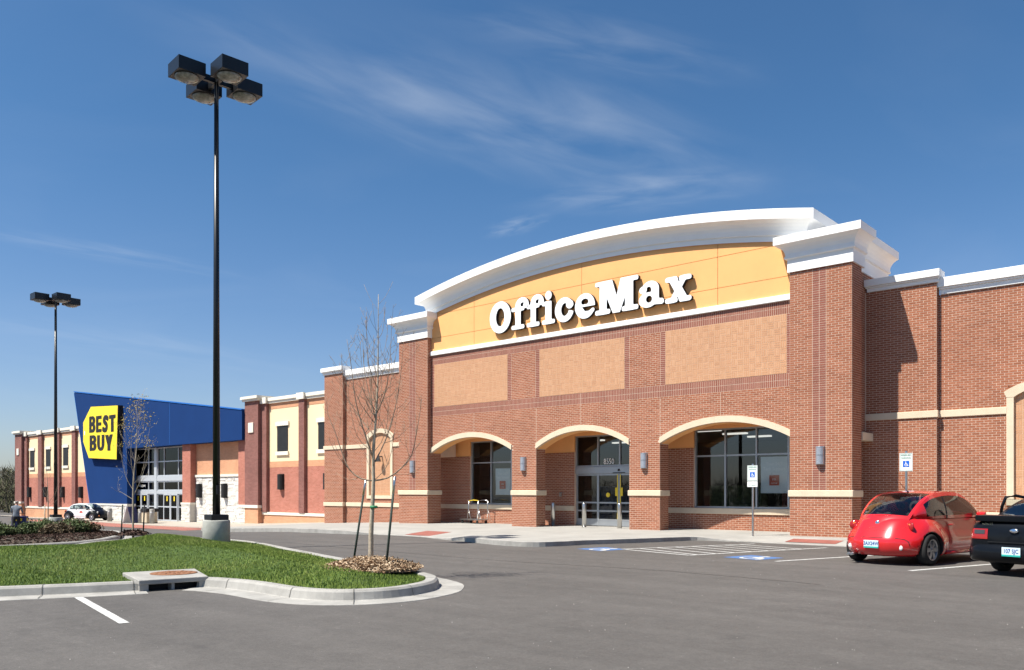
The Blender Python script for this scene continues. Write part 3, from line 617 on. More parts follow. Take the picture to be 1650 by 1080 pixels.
t = MB(); t.lathe([(.09, -.004), (.09, .004)], 18, (-18.29, P2+.018, 1.32), 'Y'); fix(t.build('door_decal', 'yellow', store))
t = MB(); t.tube((-17.79, P2+.02, 2.28), (-17.79, P2-.03, 2.25), .045, .03, 8); t.box(-18.06, -17.52, P2-.01, P2+.02, 2.15, 2.18); fix(t.build('door_sensor', 'black_m', store))
textmesh('8550', .30, 'white', 'house_number', store, at(-18.29, P2+.075, 2.60), sx=.82)
t = MB(); t.box(-20.62, -20.50, P2-.06, P2-.02, 1.25, 1.41); fix(t.build('intercom_box', 'steel', store, bevel=.01))
# banners hung inside the windows
M['banner'] = mat('banner_cloth', (.80, .83, .84), .8, .04, 2); M['bannerred'] = mat('banner_red', (.55, .06, .03), .7, .05, 2); M['bannertxt'] = mat('banner_text', (.95, .95, .95), .6, 0)
def banner(xc, z0, z1, wd, label):
    b = thing('window_banner', label, 'banner', (xc, P2+.17, z0), group='banners hung inside the store windows')
    m_ = MB(); n = 10; rows = [[(wd*(i/n-.5), .012*math.sin(i*1.1+j*.7), (z1-z0)*j/8) for i in range(n+1)] for j in range(9)]; m_.grid(rows); m_.build('cloth', 'banner', b, local=True)
    for k, s in enumerate(('Your 24/7', 'Tech Support', 'Team')): textmesh(s, .155, 'bannertxt', 'banner_text', b, at(0, -.022, (z1-z0)*.80-k*.165), local=True, sx=.9, bold=.004)
    q = MB(); q.box(-.17, .17, -.026, -.02, .26, .60); q.build('red_square', 'bannerred', b, local=True)
    textmesh('cta', .12, 'bannertxt', 'banner_text', b, at(0, -.03, .47), local=True); textmesh('technology', .05, 'bannertxt', 'banner_text', b, at(0, -.03, .34), local=True)
banner(-11.70, 1.40, 2.62, .96, 'pale tech support banner in the window behind the parking sign'); banner(-23.86, 1.30, 2.44, .86, 'pale tech support banner in the window behind the flatbed cart')
# shop inside: floor, walls, ceiling with light strips, shelves
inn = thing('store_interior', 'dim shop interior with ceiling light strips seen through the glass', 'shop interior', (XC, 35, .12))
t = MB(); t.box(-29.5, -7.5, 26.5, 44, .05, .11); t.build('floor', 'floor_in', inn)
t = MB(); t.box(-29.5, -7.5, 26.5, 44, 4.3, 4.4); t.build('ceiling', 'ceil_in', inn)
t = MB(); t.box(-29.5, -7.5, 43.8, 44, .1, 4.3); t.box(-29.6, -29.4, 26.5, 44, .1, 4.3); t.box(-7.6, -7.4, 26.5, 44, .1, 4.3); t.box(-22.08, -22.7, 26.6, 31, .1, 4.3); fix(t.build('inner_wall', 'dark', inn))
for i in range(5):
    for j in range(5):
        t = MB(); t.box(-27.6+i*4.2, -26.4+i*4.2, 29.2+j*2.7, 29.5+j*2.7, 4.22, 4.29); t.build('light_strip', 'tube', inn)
cols_ = [(.25, .05, .04), (.05, .09, .2), (.3, .27, .22), (.12, .16, .08)]
for i in range(6):
    t = MB(); x = -27.5+i*3.3; t.box(x, x+2.4, 33, 33.6, .11, 1.7); t.build('shelf', mat('shelf_goods%d' % i, cols_[i % 4], .6, .6, 5), inn)
# ---------------------------------------------------------------- letters on the gable
def letter(ch, w):
    h = 1.18; s = SDF(w, 1.3)
    if ch == 'O': s.u(s.ell(w/2, .59, w/2, .63)); s.sub(s.ell(w/2, .59, w*.2, .36))
    if ch == 'f':
        s.u(s.box(.24*w, .56*w, .02, .95, .04)); s.u(s.box(0, .78*w, 0, .16, .07), .05); s.u(s.box(0, .78*w, .70, .86, .07), .05)
        r = SDF(w, 1.3); r.u(r.ell(.64*w, .90, .40*w, .31)); r.sub(r.ell(.68*w, .88, .16*w, .13)); r.sub(r.box(.5*w, 2*w, -.5, .86, .01)); r.sub(r.box(-.2, .24*w, -.5, 2, .01)); s.u(r.d, .03); s.u(s.ell(.86*w, .90, .15*w, .13), .03)
    if ch == 'i':
        s.u(s.box(.26*w, .74*w, .02, .86, .04)); s.u(s.box(0, w, 0, .16, .07), .05); s.u(s.box(0, .6*w, .70, .86, .07), .05); s.u(s.ell(.5*w, 1.08, .25*w, .17))
    if ch == 'c':
        s.u(s.ell(w/2, .43, w/2, .46)); s.sub(s.ell(w*.54, .43, w*.20, .24)); s.sub(s.poly([(.58*w, .43), (1.3*w, .25), (1.3*w, .56), (.6*w, .55)])); s.u(s.ell(.79*w, .60, .19*w, .16), .03); s.u(s.seg(.6*w, .12, .86*w, .27, .075), .04)
    if ch == 'e':
        s.u(s.ell(w/2, .43, w/2, .46)); s.sub(s.ell(w*.5, .58, w*.18, .115)); s.sub(s.poly([(.36*w, .40), (1.3*w, .40), (1.3*w, .26), (.8*w, .22), (.5*w, .24)])); s.u(s.seg(.62*w, .11, .90*w, .25, .07), .03); s.u(s.box(.2*w, .99*w, .40, .49, .01))
    if ch == 'M':
        s.u(s.box(.105*w, .275*w, .02, 1.16, .03)); s.u(s.box(.70*w, .885*w, .02, 1.16, .03)); s.u(s.box(0, .36*w, 0, .17, .07), .05); s.u(s.box(.625*w, w, 0, .17, .07), .05)
        s.u(s.box(0, .28*w, 1.02, 1.18, .06), .04); s.u(s.box(.72*w, w, 1.02, 1.18, .06), .04)
        s.u(s.poly([(.13*w, 1.18), (.40*w, 1.18), (.52*w, .50), (.46*w, 0), (.42*w, 0)])-.005); s.u(s.poly([(.60*w, 1.18), (.86*w, 1.18), (.58*w, 0), (.43*w, 0), (.47*w, .35)])-.005)
    if ch == 'a':
        s.u(s.box(.48*w, .80*w, .12, .62, .03)); s.u(s.ell(.46*w, .60, .34*w, .28)); s.sub(s.ell(.40*w, .57, .10*w, .12)); s.sub(s.poly([(-.1, .50), (.36*w, .50), (.40*w, .66), (.1*w, .62), (-.1, .6)]))
        s.u(s.ell(.17*w, .60, .15*w, .13), .02); s.u(s.ell(.36*w, .24, .36*w, .26)); s.u(s.box(.3*w, .7*w, .40, .50, .03)); s.sub(s.ell(.41*w, .26, .12*w, .12)); s.u(s.seg(.68*w, .15, .9*w, .13, .10), .05)
    if ch == 'x':
        s.u(s.poly([(.08*w, .86), (.42*w, .86), (.92*w, 0), (.58*w, 0)])); s.u(s.poly([(.66*w, .86), (.88*w, .86), (.34*w, 0), (.12*w, 0)]))
        for a, b, z in ((0, .48*w, 0), (.53*w, w, 0), (0, .48*w, .70), (.53*w, w, .70)): s.u(s.box(a, b, z, z+.16, .07), .04)
    return s
sign = thing('store_sign', 'white slab-serif letters with black sides on the yellow gable', 'sign', (-18.2, 24.3, 7.78))
M['letter'] = mat('letter_face', (.83, .85, .87), .4, 0); LY = P1-.20
SPOT = [('O', -22.72, -21.59), ('f', -21.56, -20.70), ('f', -20.77, -19.95), ('i', -20.01, -19.38), ('c', -19.38, -18.50), ('e', -18.44, -17.54), ('M', -17.53, -15.70), ('a', -15.68, -14.68), ('x', -14.64, -13.64)]
for ch, a, b in SPOT:
    me = letter(ch, b-a).mesh('letter', .14, ['letter', 'black_m']); me.transform(Matrix.Translation((0, 0, -.07))); me.transform(at(a, LY, 7.78)); newobj('letter', me, sign)
t = MB()
for ch, a, b in SPOT:
    for z in (7.95, 8.4): t.tube(((a+b)/2-.05, LY+.1, z), ((a+b)/2-.05, P1+.01, z), .012, n=5)
t.build('mounting_pin', 'black_m', sign)
# wall lamps on the piers
wl0 = thing('wall_lamp', 'silver half-round wall lamp on the big pier beside the red car', 'wall lamp', (-9.37, P0-.012, 2.27), group='silver wall lamps on the brick piers')
t = MB(); n = 12; pr = [(math.sin(math.pi*i/n-math.pi/2)*.125, -.02-math.cos(math.pi*i/n-math.pi/2)*.12) for i in range(n+1)]
t.prism([(x, y) for x, y in pr], 0, .52, 'Z'); fix(t.build('shade', 'silver', wl0, local=True, bevel=.004))
t = MB()
for z in (.245, .275, .50): t.prism([(x*1.03, y*1.04) for x, y in pr], z, z+.016, 'Z')
fix(t.build('band', 'metal', wl0, local=True)); t = MB(); t.box(-.13, .13, -.02, .012, -.01, .53); fix(t.build('back_plate', 'metal', wl0, local=True))
dup(wl0, (-27.30, P0-.012, 2.27), label='silver half-round wall lamp on the end pier behind the staked tree')
dup(wl0, (-21.09, P1-.012, 2.27), label='silver half-round wall lamp between the cart arch and the entrance arch'); dup(wl0, (-15.58, P1-.012, 2.27), label='silver half-round wall lamp between the entrance arch and the parking sign')
# downlight in the left niche
nl = thing('niche_lamp', 'small dark cone lamp in the arched niche behind the tree', 'wall lamp', (-31.75, P4-.02, 2.9)); t = MB(); t.lathe([(.02, .35), (.05, .3), (.15, .0), (.14, 0)], 12, (0, -.18, 0)); t.box(-.03, .03, -.2, .08, .22, .28); fix(t.build('shade', 'frame_dark', nl, local=True))
# stainless bollards
b0 = None
for (x, y), l in zip([(-20.35, 25.45), (-18.72, 25.3), (-17.05, 25.2)], ('leftmost of the three stainless bollards before the sliding doors', 'middle one of the three stainless bollards before the sliding doors', 'stainless bollard before the doors, nearest to the parking sign')):
    if not b0:
        b0 = thing('bollard', l, 'bollard', (x, y, .08), group='stainless bollards at the store entrance'); t = MB(); t.lathe([(.082, 0), (.082, .9), (.075, .925), (.055, .94), (.0, .945)], 20); fix(t.build('post', 'steel', b0, local=True)); t = MB(); t.lathe([(.12, 0), (.12, .012), (.085, .02)], 20); fix(t.build('base_ring', 'steel', b0, local=True))
    else: dup(b0, (x, y, .09), label=l)
# flatbed cart
ct = thing('flatbed_cart', 'low grey flatbed cart with two tall handle loops parked under the arch', 'cart', (-24.95, 25.75, .06), R(-8)); t = MB()
t.box(-.65, .65, -.3, .3, .16, .20); fix(t.build('deck', 'steel', ct, local=True, bevel=.01))
for s_ in (-1, 1):
    for xx in (-.1, .55): t = MB(); t.path([(xx, s_*.28, .18), (xx+.04, s_*.27, .6), (xx+.07, s_*.26, .98), (xx+.16, s_*.25, 1.0)][:3], .016); t.path([(xx+.22, s_*.28, .18), (xx+.07, s_*.27, .62)], .013); fix(t.build('handle_upright', 'steel', ct, local=True))
for s_ in (-1, 1): t = MB(); t.path([(-.03, s_*.26, .98), (.3, s_*.26, 1.02), (.64, s_*.26, 1.0)], .017); fix(t.build('handle', 'yellow' if s_ < 0 else 'steel', ct, local=True))
for xx in (-.52, .52):
    for yy in (-.24, .24): t = MB(); t.lathe([(.07, -.018), (.07, .018)], 14, (xx, yy, .07), 'Y'); t.box(xx-.02, xx+.02, yy-.03, yy+.03, .1, .16); fix(t.build('caster', 'rubber', ct, local=True))
# ---------------------------------------------------------------- sidewalks, markings
EDGE = [(-37.5, 19.9, 1), (-34.6, 19.2, 1), (-32.21, 18.45, 1), (-29.87, 18.65, 1), (-27.3, 18.5, 1), (-24.33, 18.55, .85), (-22.9, 18.8, .12), (-21.0, 18.8, .10), (-19.56, 18.35, .12), (-18.4, 17.95, .5), (-17.54, 17.72, 1), (-16.0, 17.17, 1), (-14.9, 16.98, 1), (-14.25, 17.22, 1), (-13.95, 17.93, 1), (-13.79, 18.72, 1), (-13.35, 19.79, 1), (-12.75, 21.44, 1), (-12.38, 22.45, .9), (-11.3, 22.55, .25), (-9.9, 22.45, .08), (-8.4, 22.35, .08), (-7.2, 22.2, .2), (-6.2, 22.2, 1), (-3, 22.2, 1), (9, 22.2, 1)]
ep = crom([(a, b) for a, b, k in EDGE], 4, False); ek = np.interp(np.arange(len(ep))/4, range(len(EDGE)), [k for *_, k in EDGE]); en = offs(ep, -.17, False); en2 = offs(ep, -1.1, False)
SX = [-60, -46, -40, -36.1, -28.2, -26.4, -21, -15.5, -8.5, 20]; SZ = [-.86, -.62, -.40, -.24, .02, .05, .07, .11, .12, .12]
def sz(x): return float(np.interp(x, SX, SZ))
t = MB(); rows = [[], [], [], [], []]
for (x, y), (x2, y2), (x3, y3), k in zip(ep, en, en2, ek):
    zt = max(sz(x), g(x)+.10); ze = g(x)+.012+(zt-g(x)-.012)*k
    rows[0].append((x, y, g(x)-.15)); rows[1].append((x, y, ze-.012)); rows[2].append((x2, y2, ze+(zt-ze)*.1)); rows[3].append((x3, y3, zt)); rows[4].append((x3*.6+x*.4 if x > -14 and x < -12 else x, 26.3, zt+.02))
for r0, r1 in zip(rows[:2], rows[1:3]): t.grid([r0, r1], smooth=False)
cu_ = t.build('curb', 'curb'); tag(fix(cu_), kind='structure')
t = MB(); t.grid(rows[2:], smooth=False); 
sw = fix(t.build('sidewalk', 'concrete')); tag(sw, kind='structure')
# scored joints across the walk
jm = M['joint'] = mat('joint_dark', (.13, .125, .115), .95, .1)  # plain dark colour of the joint strips
def sheet(name, polys, m, dz, par=None, zf=g):
    t = MB()
    for p in polys: t.add([(x, y, zf(x)+dz) for x, y in p], [tuple(range(len(p)))])
    o = t.build(name, m, par); fix(o)
    for pl in o.data.polygons:
        if pl.normal.z < 0: pl.flip()
    return o
def stripe(a, b, w=.1):
    a, b = Vector(a), Vector(b); d = (b-a).normalized(); n = Vector((-d.y, d.x))*w/2; k = 4
    return [tuple(a+(b-a)*0+n), tuple(a-n), tuple(b-n), tuple(b+n)]
def marking(name, polys, m='paint', dz=.004): return tag(sheet(name, polys, m, dz), kind='structure')
ST = Vector((.309, .951)); 
def along(p, L): return (p[0]+ST.x*L, p[1]+ST.y*L)
marking('parking_line', [stripe((-7.40, 16.75), along((-7.40, 16.75), 5.4))]); marking('parking_line', [stripe((-4.67, 16.45), along((-4.67, 16.45), 5.6))]); marking('parking_line', [stripe((-1.9, 16.1), along((-1.9, 16.1), 5.8))]); marking('parking_line', [stripe((.9, 15.8), along((.9, 15.8), 5.8))])
marking('parking_line', [stripe((-12.72, 4.80), (-9.5, 4.12), .11)]); marking('parking_line', [stripe((-14.1, 2.2), (-10.9, 1.5), .11)])
A, B, Cc, D = (-12.0, 17.83), (-9.62, 17.07), (-8.15, 21.6), (-10.3, 21.95)
hl = [stripe(A, B), stripe(B, Cc), stripe(A, D)]
for k in range(1, 8): hl.append(stripe((A[0]+(D[0]-A[0])*k/8, A[1]+(D[1]-A[1])*k/8), (B[0]+(Cc[0]-B[0])*(k-.55)/8, B[1]+(Cc[1]-B[1])*(k-.55)/8), .09))
for k, q in enumerate(hl): marking('hatch_line', [q], dz=.004+.001*(k % 3))
for cx_, cy_ in ((-8.24, 17.4), (-12.45, 17.55)):
    marking('blue_pavement_square', [[(cx_-.52-.0, cy_-.35), (cx_+.42, cy_-.62), (cx_+.62, cy_+.30), (cx_-.3, cy_+.62)]], 'blue_paint')
    s = SDF(1, 1); s.u(s.ell(.45, .82, .09, .09)); s.u(s.line([(.45, .7), (.47, .42), (.68, .42), (.78, .16)], .05)); s.u(s.ell(.48, .32, .27, .27)); s.sub(np.maximum(s.ell(.48, .32, .19, .19), -s.line([(.45, .7), (.47, .42), (.68, .42)], .05))) ; s.u(s.ell(.45, .82, .09, .09)); s.u(s.line([(.45, .72), (.47, .42), (.68, .42), (.78, .16), (.86, .19)], .045))
    me = s.mesh('wheelchair_emblem', .002, ['paint']); me.transform(Matrix.Translation((cx_-.46, cy_-.36, g(cx_)+.008)) @ Matrix.Rotation(R(-17), 4, 'Z')); tag(newobj('wheelchair_marking', me), kind='structure')
t = MB(); t.add([(-21.75, 19.0, g(-21.7)+.04), (-20.35, 18.86, g(-20.3)+.04), (-20.2, 19.75, g(-20.2)+.142), (-21.6, 19.9, g(-21.6)+.142)], [(0, 1, 2, 3)]); tag(t.build('tactile_pad', 'tactile'), kind='structure')
t = MB(); t.add([(-9.75, 22.68, .046), (-8.3, 22.60, .046), (-8.3, 23.25, .106), (-9.75, 23.3, .106)], [(0, 1, 2, 3)]); tag(t.build('tactile_pad', 'tactile'), kind='structure')
# walk in front of the electronics store, brick paving strip
BW = [(-112, 33.2), (-98, 31.6), (-85, 30.2), (-74.6, 29.0), (-66, 28.0), (-58, 27.0), (-50.3, 25.8), (-45, 24.2), (-41, 22.0), (-37.6, 20.0)]
t = MB(); r0 = [(x, y, g(x)-.05) for x, y in BW]; r1 = [(x, y, g(x)+.055) for x, y in BW]; r2 = [(x, 32.6, g(x)+.10) for x, y in BW[:-3]]+[(x, 27.4 if x > -38 else 31.7, max(sz(x), g(x)+.1)) for x, y in BW[-3:]]
t.grid([r0, r1, r2], smooth=False); tag(fix(t.build('storefront_walk', mat('concrete_warm', (.36, .32, .27), .9, .12, .5, .2))), kind='structure')
M['pavers'] = brickmat('red_pavers', (.27, .10, .075), (.33, .13, .10), (.30, .2, .16), .4, .2, 'XY')
near = [(-38.7, 19.6), (-44, 21.6), (-50.6, 23.6), (-62.7, 25.0), (-79.8, 26.5), (-98, 28.4), (-112, 30)]
t = MB(); t.grid([[(x, y, g(x)+.006) for x, y in BW[::-1][1:]][:7], [(x, y, g(x)+.006) for x, y in [(-40, 20.3), (-44, 21.7), (-50.3, 23.55), (-58, 24.5), (-66, 25.3), (-74.6, 26.1), (-85, 27.1)]]], smooth=False)
tag(fix(t.build('brick_paving', 'pavers')), kind='structure')
for k in range(3):
    q = MB(); x = -36.3-k*.85; q.add([(x, 19.45-.11*0-(-36.3-x)*-.24, g(x)-.02), (x-.5, 19.57+(-36.3-x)*.24, g(x-.5)-.02), (x-.5, 19.57+(-36.3-x)*.24, g(x-.5)+.11), (x, 19.45+(-36.3-x)*.24, g(x)+.11)], [(0, 1, 2, 3)])
# ---------------------------------------------------------------- grass island
ISL = [(-15.9, -1.2), (-14.3, 1.8), (-13.2, 4.0), (-12.75, 4.9), (-12.42, 5.7), (-12.25, 6.45), (-11.2, 6.68), (-9.95, 6.62), (-9.25, 6.82), (-8.88, 7.35), (-8.9, 8.0), (-9.25, 8.7), (-10.2, 9.35), (-13.5, 10.28), (-17, 11.35), (-20.8, 12.5), (-23.8, 12.6), (-24.9, 11.4), (-24.5, 9.9), (-23.0, 8.6), (-21.3, 8.3), (-20.6, 7.7), (-21.2, 6.6), (-21.6, 4.5), (-21.2, 1.5), (-20.4, -1.2), (-18.2, -2.6)]
ip = crom(ISL, 5)
SLAB = [(-13.80, 5.86), (-12.2, 5.45), (-11.98, 6.6), (-13.58, 7.12)]
def mound(x, y, poly, top=.30, reach=2.6, base=.135):
    d = pdist(x, y, poly); sl = np.where(pip(x, y, SLAB), 0, pdist(x, y, SLAB)); d = np.minimum(d, .9*sl); k = np.clip(d/reach, 0, 1); return gv(x)+base+top*(k*k*(3-2*k))
def turf(name, poly, st, m, top, reach, base=.12, amp=.0):
    P = np.array(poly); gx = np.arange(P[:, 0].min()-st, P[:, 0].max()+st, st); gy = np.arange(P[:, 1].min()-st, P[:, 1].max()+st, st); X, Y = np.meshgrid(gx, gy)
    I = pip(X, Y, poly); Z = mound(X, Y, poly, top, reach, base); Z = np.where(I, Z, gv(X)+base-.03)+nrg.normal(0, amp, X.shape)*I
    nx_ = X.shape[1]; q = (I[:-1, :-1] | I[1:, :-1] | I[:-1, 1:] | I[1:, 1:]); js, is_ = np.where(q)
    f = np.stack([js*nx_+is_, js*nx_+is_+1, (js+1)*nx_+is_+1, (js+1)*nx_+is_], 1); me = bpy.data.meshes.new(name); me.from_pydata(np.stack([X, Y, Z], -1).reshape(-1, 3).tolist(), [], f.tolist()); me.materials.append(M[m]); me.polygons.foreach_set('use_smooth', [True]*len(f)); me.update()
    bm = bmesh.new(); bm.from_mesh(me); bmesh.ops.delete(bm, geom=[v for v in bm.verts if not v.link_faces], context='VERTS'); bm.to_mesh(me); bm.free()
    return newobj(name, me)
def curbring(name, poly, closed=True, gut=.42, hh=.15, wd=.17, dz=0.):
    """curb stone and gutter pan round a planting island; poly is the curb's outer top edge, run anticlockwise"""
    t = MB(); prof = [(-wd, -.05), (-wd, hh-.015), (-wd+.02, hh), (-.02, hh), (.012, hh-.03), (.04, .02), (.05, .012), (gut, .006), (gut+.01, -.03)]
    rows = []
    for d, z in prof: rows.append([(x, y, g(x)+z+dz) for x, y in offs(poly, d, closed)])
    if closed: rows = [r+[r[0]] for r in rows]
    t.grid(rows, smooth=False); return fix(t.build(name, 'curb'))
area = sum(ip[i][0]*ip[(i+1) % len(ip)][1]-ip[(i+1) % len(ip)][0]*ip[i][1] for i in range(len(ip)))
if area < 0: ip = ip[::-1]
k_in = min(range(len(ip)), key=lambda i: (ip[i][0]+12.42)**2+(ip[i][1]-5.62)**2); k_out = min(range(len(ip)), key=lambda i: (ip[i][0]+12.27)**2+(ip[i][1]-6.5)**2)
ks = sorted((k_in, k_out)); opn = ip[ks[1]:]+ip[:ks[0]+1]
cr = curbring('island_curb', opn, False); tag(cr, kind='structure')
tb = turf('lawn_ground', offs(ip, -.27), .12, 'turf', .30, 2.6); tag(tb, kind='structure')
jt = MB()
def curbjoint(i):
    x, y = opn[i]; a = Vector(opn[min(i+1, len(opn)-1)])-Vector(opn[max(i-1, 0)]); a.normalize(); n = Vector((a.y, -a.x))
    pf = [(-.165, .153), (-.02, .153), (.015, .125), (.043, .024), (.40, .011)]
    for (d0, z0), (d1, z1) in zip(pf, pf[1:]):
        p, q = Vector((x, y))+n*d0, Vector((x, y))+n*(d1); jt.add([(*(p-a*.006), g(x)+z0+.003), (*(q-a*.006), g(x)+z1+.003), (*(q+a*.006), g(x)+z1+.003), (*(p+a*.006), g(x)+z0+.003)], [(0, 1, 2, 3)])
for i in range(3, len(opn), 7): curbjoint(i)
tag(jt.build('curb_joint', 'joint'), kind='structure')
# storm inlet with slab and cover
inl = thing('storm_inlet', 'concrete storm drain inlet with rusty round cover in the island curb', 'storm drain', (-13, 6.3, .05))
t = MB(); t.prism([(-13.72, 5.92), (-12.33, 5.56), (-12.12, 6.55), (-13.5, 7.05)], .085, .158, 'Z'); fix(t.build('slab', 'curb', inl, bevel=.012))
t = MB(); t.prism([(-13.6, 5.97), (-12.52, 5.66), (-12.33, 6.55), (-13.45, 6.95)], -.03, .083, 'Z'); fix(t.build('opening_shade_block', 'black_m', inl))  # solid black block standing in for the shade inside the inlet mouth
t = MB(); t.prism([(-12.46, 6.06), (-12.26, 6.03), (-12.25, 6.07), (-12.46, 6.11)], -.03, .084, 'Z'); fix(t.build('divider', 'curb', inl))
for q in ([(-12.9, 5.72), (-12.34, 5.575), (-12.315, 5.70), (-12.9, 5.86)], [(-12.75, 6.66), (-12.16, 6.42), (-12.135, 6.535), (-12.7, 6.75)]): t = MB(); t.prism(q, -.05, .084, 'Z'); fix(t.build('end_wall', 'curb', inl))
t = MB(); t.lathe([(.36, 0), (.36, .008), (.33, .012), (.0, .012)], 28, (-12.98, 6.42, .158)); fix(t.build('cover', 'rust', inl))
t = MB()
for k in range(8):
    for j in range(1, 4): a_ = 2*math.pi*k/8; t.lathe([(.025, 0), (.02, .008)], 6, (-12.98+.09*j*math.cos(a_+j*.2), 6.42+.09*j*math.sin(a_+j*.2), .169))
fix(t.build('cover_studs', 'rust', inl))
def blades(name, n, poly, hmin, hmax, m, top, reach, base=.12, avoid=(), wd=.006, lean=.5):
    P = np.array(poly); X = nrg.uniform(P[:, 0].min(), P[:, 0].max(), n*2); Y = nrg.uniform(P[:, 1].min(), P[:, 1].max(), n*2); k = pip(X, Y, poly)
    for ax, ay, ar in avoid: k &= np.hypot(X-ax, Y-ay) > ar*nrg.uniform(.9, 1.08, X.shape)
    k &= ~pip(X, Y, [(-13.72, 5.92), (-12.2, 5.5), (-12.0, 6.58), (-13.5, 7.05)])
    X, Y = X[k][:n], Y[k][:n]; n = len(X); Z = mound(X, Y, poly, top, reach, base)-.01
    patch = .75+.62*np.sin(X*1.7+np.sin(Y*2.1))*np.sin(Y*1.3+X*.6); h = nrg.uniform(hmin, hmax, n)*(.8+.3*patch); a = nrg.uniform(0, 6.283, n); l = nrg.uniform(0, lean, n)*h; la = nrg.uniform(0, 6.283, n); w = wd*nrg.uniform(.7, 1.4, n)
    V = np.empty((n, 3, 3)); V[:, 0] = np.stack([X-np.cos(a)*w, Y-np.sin(a)*w, Z], 1); V[:, 1] = np.stack([X+np.cos(a)*w, Y+np.sin(a)*w, Z], 1); V[:, 2] = np.stack([X+np.cos(la)*l, Y+np.sin(la)*l, Z+h], 1)
    me = bpy.data.meshes.new(name); me.from_pydata(V.reshape(-1, 3).tolist(), [], np.arange(3*n).reshape(-1, 3).tolist()); me.materials.append(M[m]); at_ = me.attributes.new('rnd', 'FLOAT', 'FACE'); at_.data.foreach_set('value', np.clip(.25+.35*patch*nrg.uniform(.5, 1.2, n)+nrg.normal(0, .14, n), 0, 1)); me.update()
    return newobj(name, me)
inner = offs(ip, -.13); T1 = (-11.02, 8.88)
gr = blades('lawn_grass', 230000, inner, .022, .052, 'grass', .30, 2.6, avoid=[(*T1, .76), (-23.2, 10.3, .5)]); tag(gr, 'short green lawn grass covering the curbed parking lot island', 'grass', kind='stuff')
def heap(name, label, c, rad, hgt, m, n, z0, sz_=(.05, .012), sq=1.):
    t = MB(); rows = []
    for i in range(9):
        q = i/8; rows.append([(c[0]+rad*q*math.cos(a)*sq*(1+.08*math.sin(3*a+1)), c[1]+rad*q*math.sin(a)*(1+.08*math.sin(3*a+1)), z0+hgt*(1-q*q)**1.2-.03*(i == 8)) for a in [2*math.pi*k/24 for k in range(25)]])
    t.cur = .15; t.grid(rows)
    for _ in range(n):
        q = math.sqrt(rng.random()); a = rng.uniform(0, 6.283); q *= 1.05; x, y = c[0]+rad*q*math.cos(a)*sq, c[1]+rad*q*math.sin(a); z = z0+hgt*max(0, 1-q*q)**1.2+rng.uniform(0, .02)
        d = Vector((rng.gauss(0, 1), rng.gauss(0, 1), rng.gauss(0, .35))).normalized(); e = d.orthogonal().normalized(); L_, W_ = sz_[0]*rng.uniform(.5, 1.6), sz_[1]*rng.uniform(.6, 1.5); p = Vector((x, y, z)); t.cur = rng.random()
        t.add([p-d*L_-e*W_, p+d*L_-e*W_, p+d*L_+e*W_, p-d*L_+e*W_], [(0, 1, 2, 3)])
    o = t.build(name, m, attr=True); return tag(o, label, 'mulch', kind='stuff')
heap('wood_chip_mound', 'pale wood chip mound around the staked bare tree', (T1[0], T1[1]), .82, .155, 'chips', 5200, g(T1[0])+.22, (.034, .007))

# grit and small litter on the lot
gt = MB()
for _ in range(420):
    f_ = rng.uniform(5, 24); u_ = rng.uniform(-.62, .66); p = Vector((-math.sin(AZ)+u_*math.cos(AZ), math.cos(AZ)+u_*math.sin(AZ), 0))*f_; q = np.array([p.x]), np.array([p.y])
    if p.y > 16.6 or pip(*q, offs(ip, .6))[0]: continue
    r_ = rng.uniform(.003, .007); z_ = g(p.x); a_ = rng.uniform(0, 6); gt.cur = rng.random(); gt.add([(p.x+r_*math.cos(a_), p.y+r_*math.sin(a_), z_), (p.x+r_*math.cos(a_+2.1), p.y+r_*math.sin(a_+2.1), z_), (p.x+r_*math.cos(a_+4.2), p.y+r_*math.sin(a_+4.2), z_), (p.x, p.y, z_+r_*1.1)], [(0, 1, 3), (1, 2, 3), (2, 0, 3)])
tag(gt.build('loose_grit', attrmat('grit', [(.18, .17, .16), (.35, .33, .30), (.55, .53, .48)]), attr=True), 'pale loose grit scattered over the asphalt', 'grit', kind='stuff')
# sealed seams in the paving
M['seal'] = mat('crack_sealant', (.022, .021, .02), .6, .2, 6)
def seam(pts, w):
    pts = crom(pts, 8, False); pts = [(x+rng.gauss(0, .02), y+rng.gauss(0, .02)) for x, y in pts]; a, b = offs(pts, w/2, False), offs(pts, -w/2, False); t = MB(); t.grid([[(x, y, g(x)+.003) for x, y in a], [(x, y, g(x)+.003) for x, y in b]], smooth=False); tag(fix(t.build('paving_seam', 'seal')), kind='structure')
seam([(-22, 14.2), (-17, 13.6), (-12.5, 13.2), (-8, 13.4), (-5, 13.1)], .02)
# ---------------------------------------------------------------- electronics store (blue wedge)
M['bb_blue'] = mat('blue_stucco', (.008, .036, .135), .8, .05, .8, .25, 60, spec=.1); M['bb_blue2'] = mat('blue_metal_edge', (.012, .12, .42), .5, .03)
M['bb_cream'] = mat('cream_stucco', (.76, .61, .39), .9, .03, 1, .2, 60)
M['bb_red'] = brickmat('bb_brick_red', (.36, .135, .095), (.43, .17, .125), (.50, .31, .24), .26, .085); M['bb_dark'] = brickmat('bb_brick_dark', (.185, .08, .066), (.235, .102, .086), (.36, .24, .21), .26, .085)
M['bb_orange'] = brickmat('bb_brick_orange', (.52, .265, .15), (.58, .30, .175), (.60, .36, .24), .26, .085)
M['bb_white'] = mat('cast_stone', (.70, .66, .57), .8, .05, 1); M['ledge'] = attrmat('ledge_stone', [(.50, .47, .42), (.66, .63, .58), (.78, .76, .72), (.58, .55, .49)], .9)
M['bb_yellow'] = mat('sign_yellow', (.88, .66, .03), .45, 0); M['bb_frame'] = mat('clear_aluminium', (.52, .55, .58), .4, .03, metal=.3)
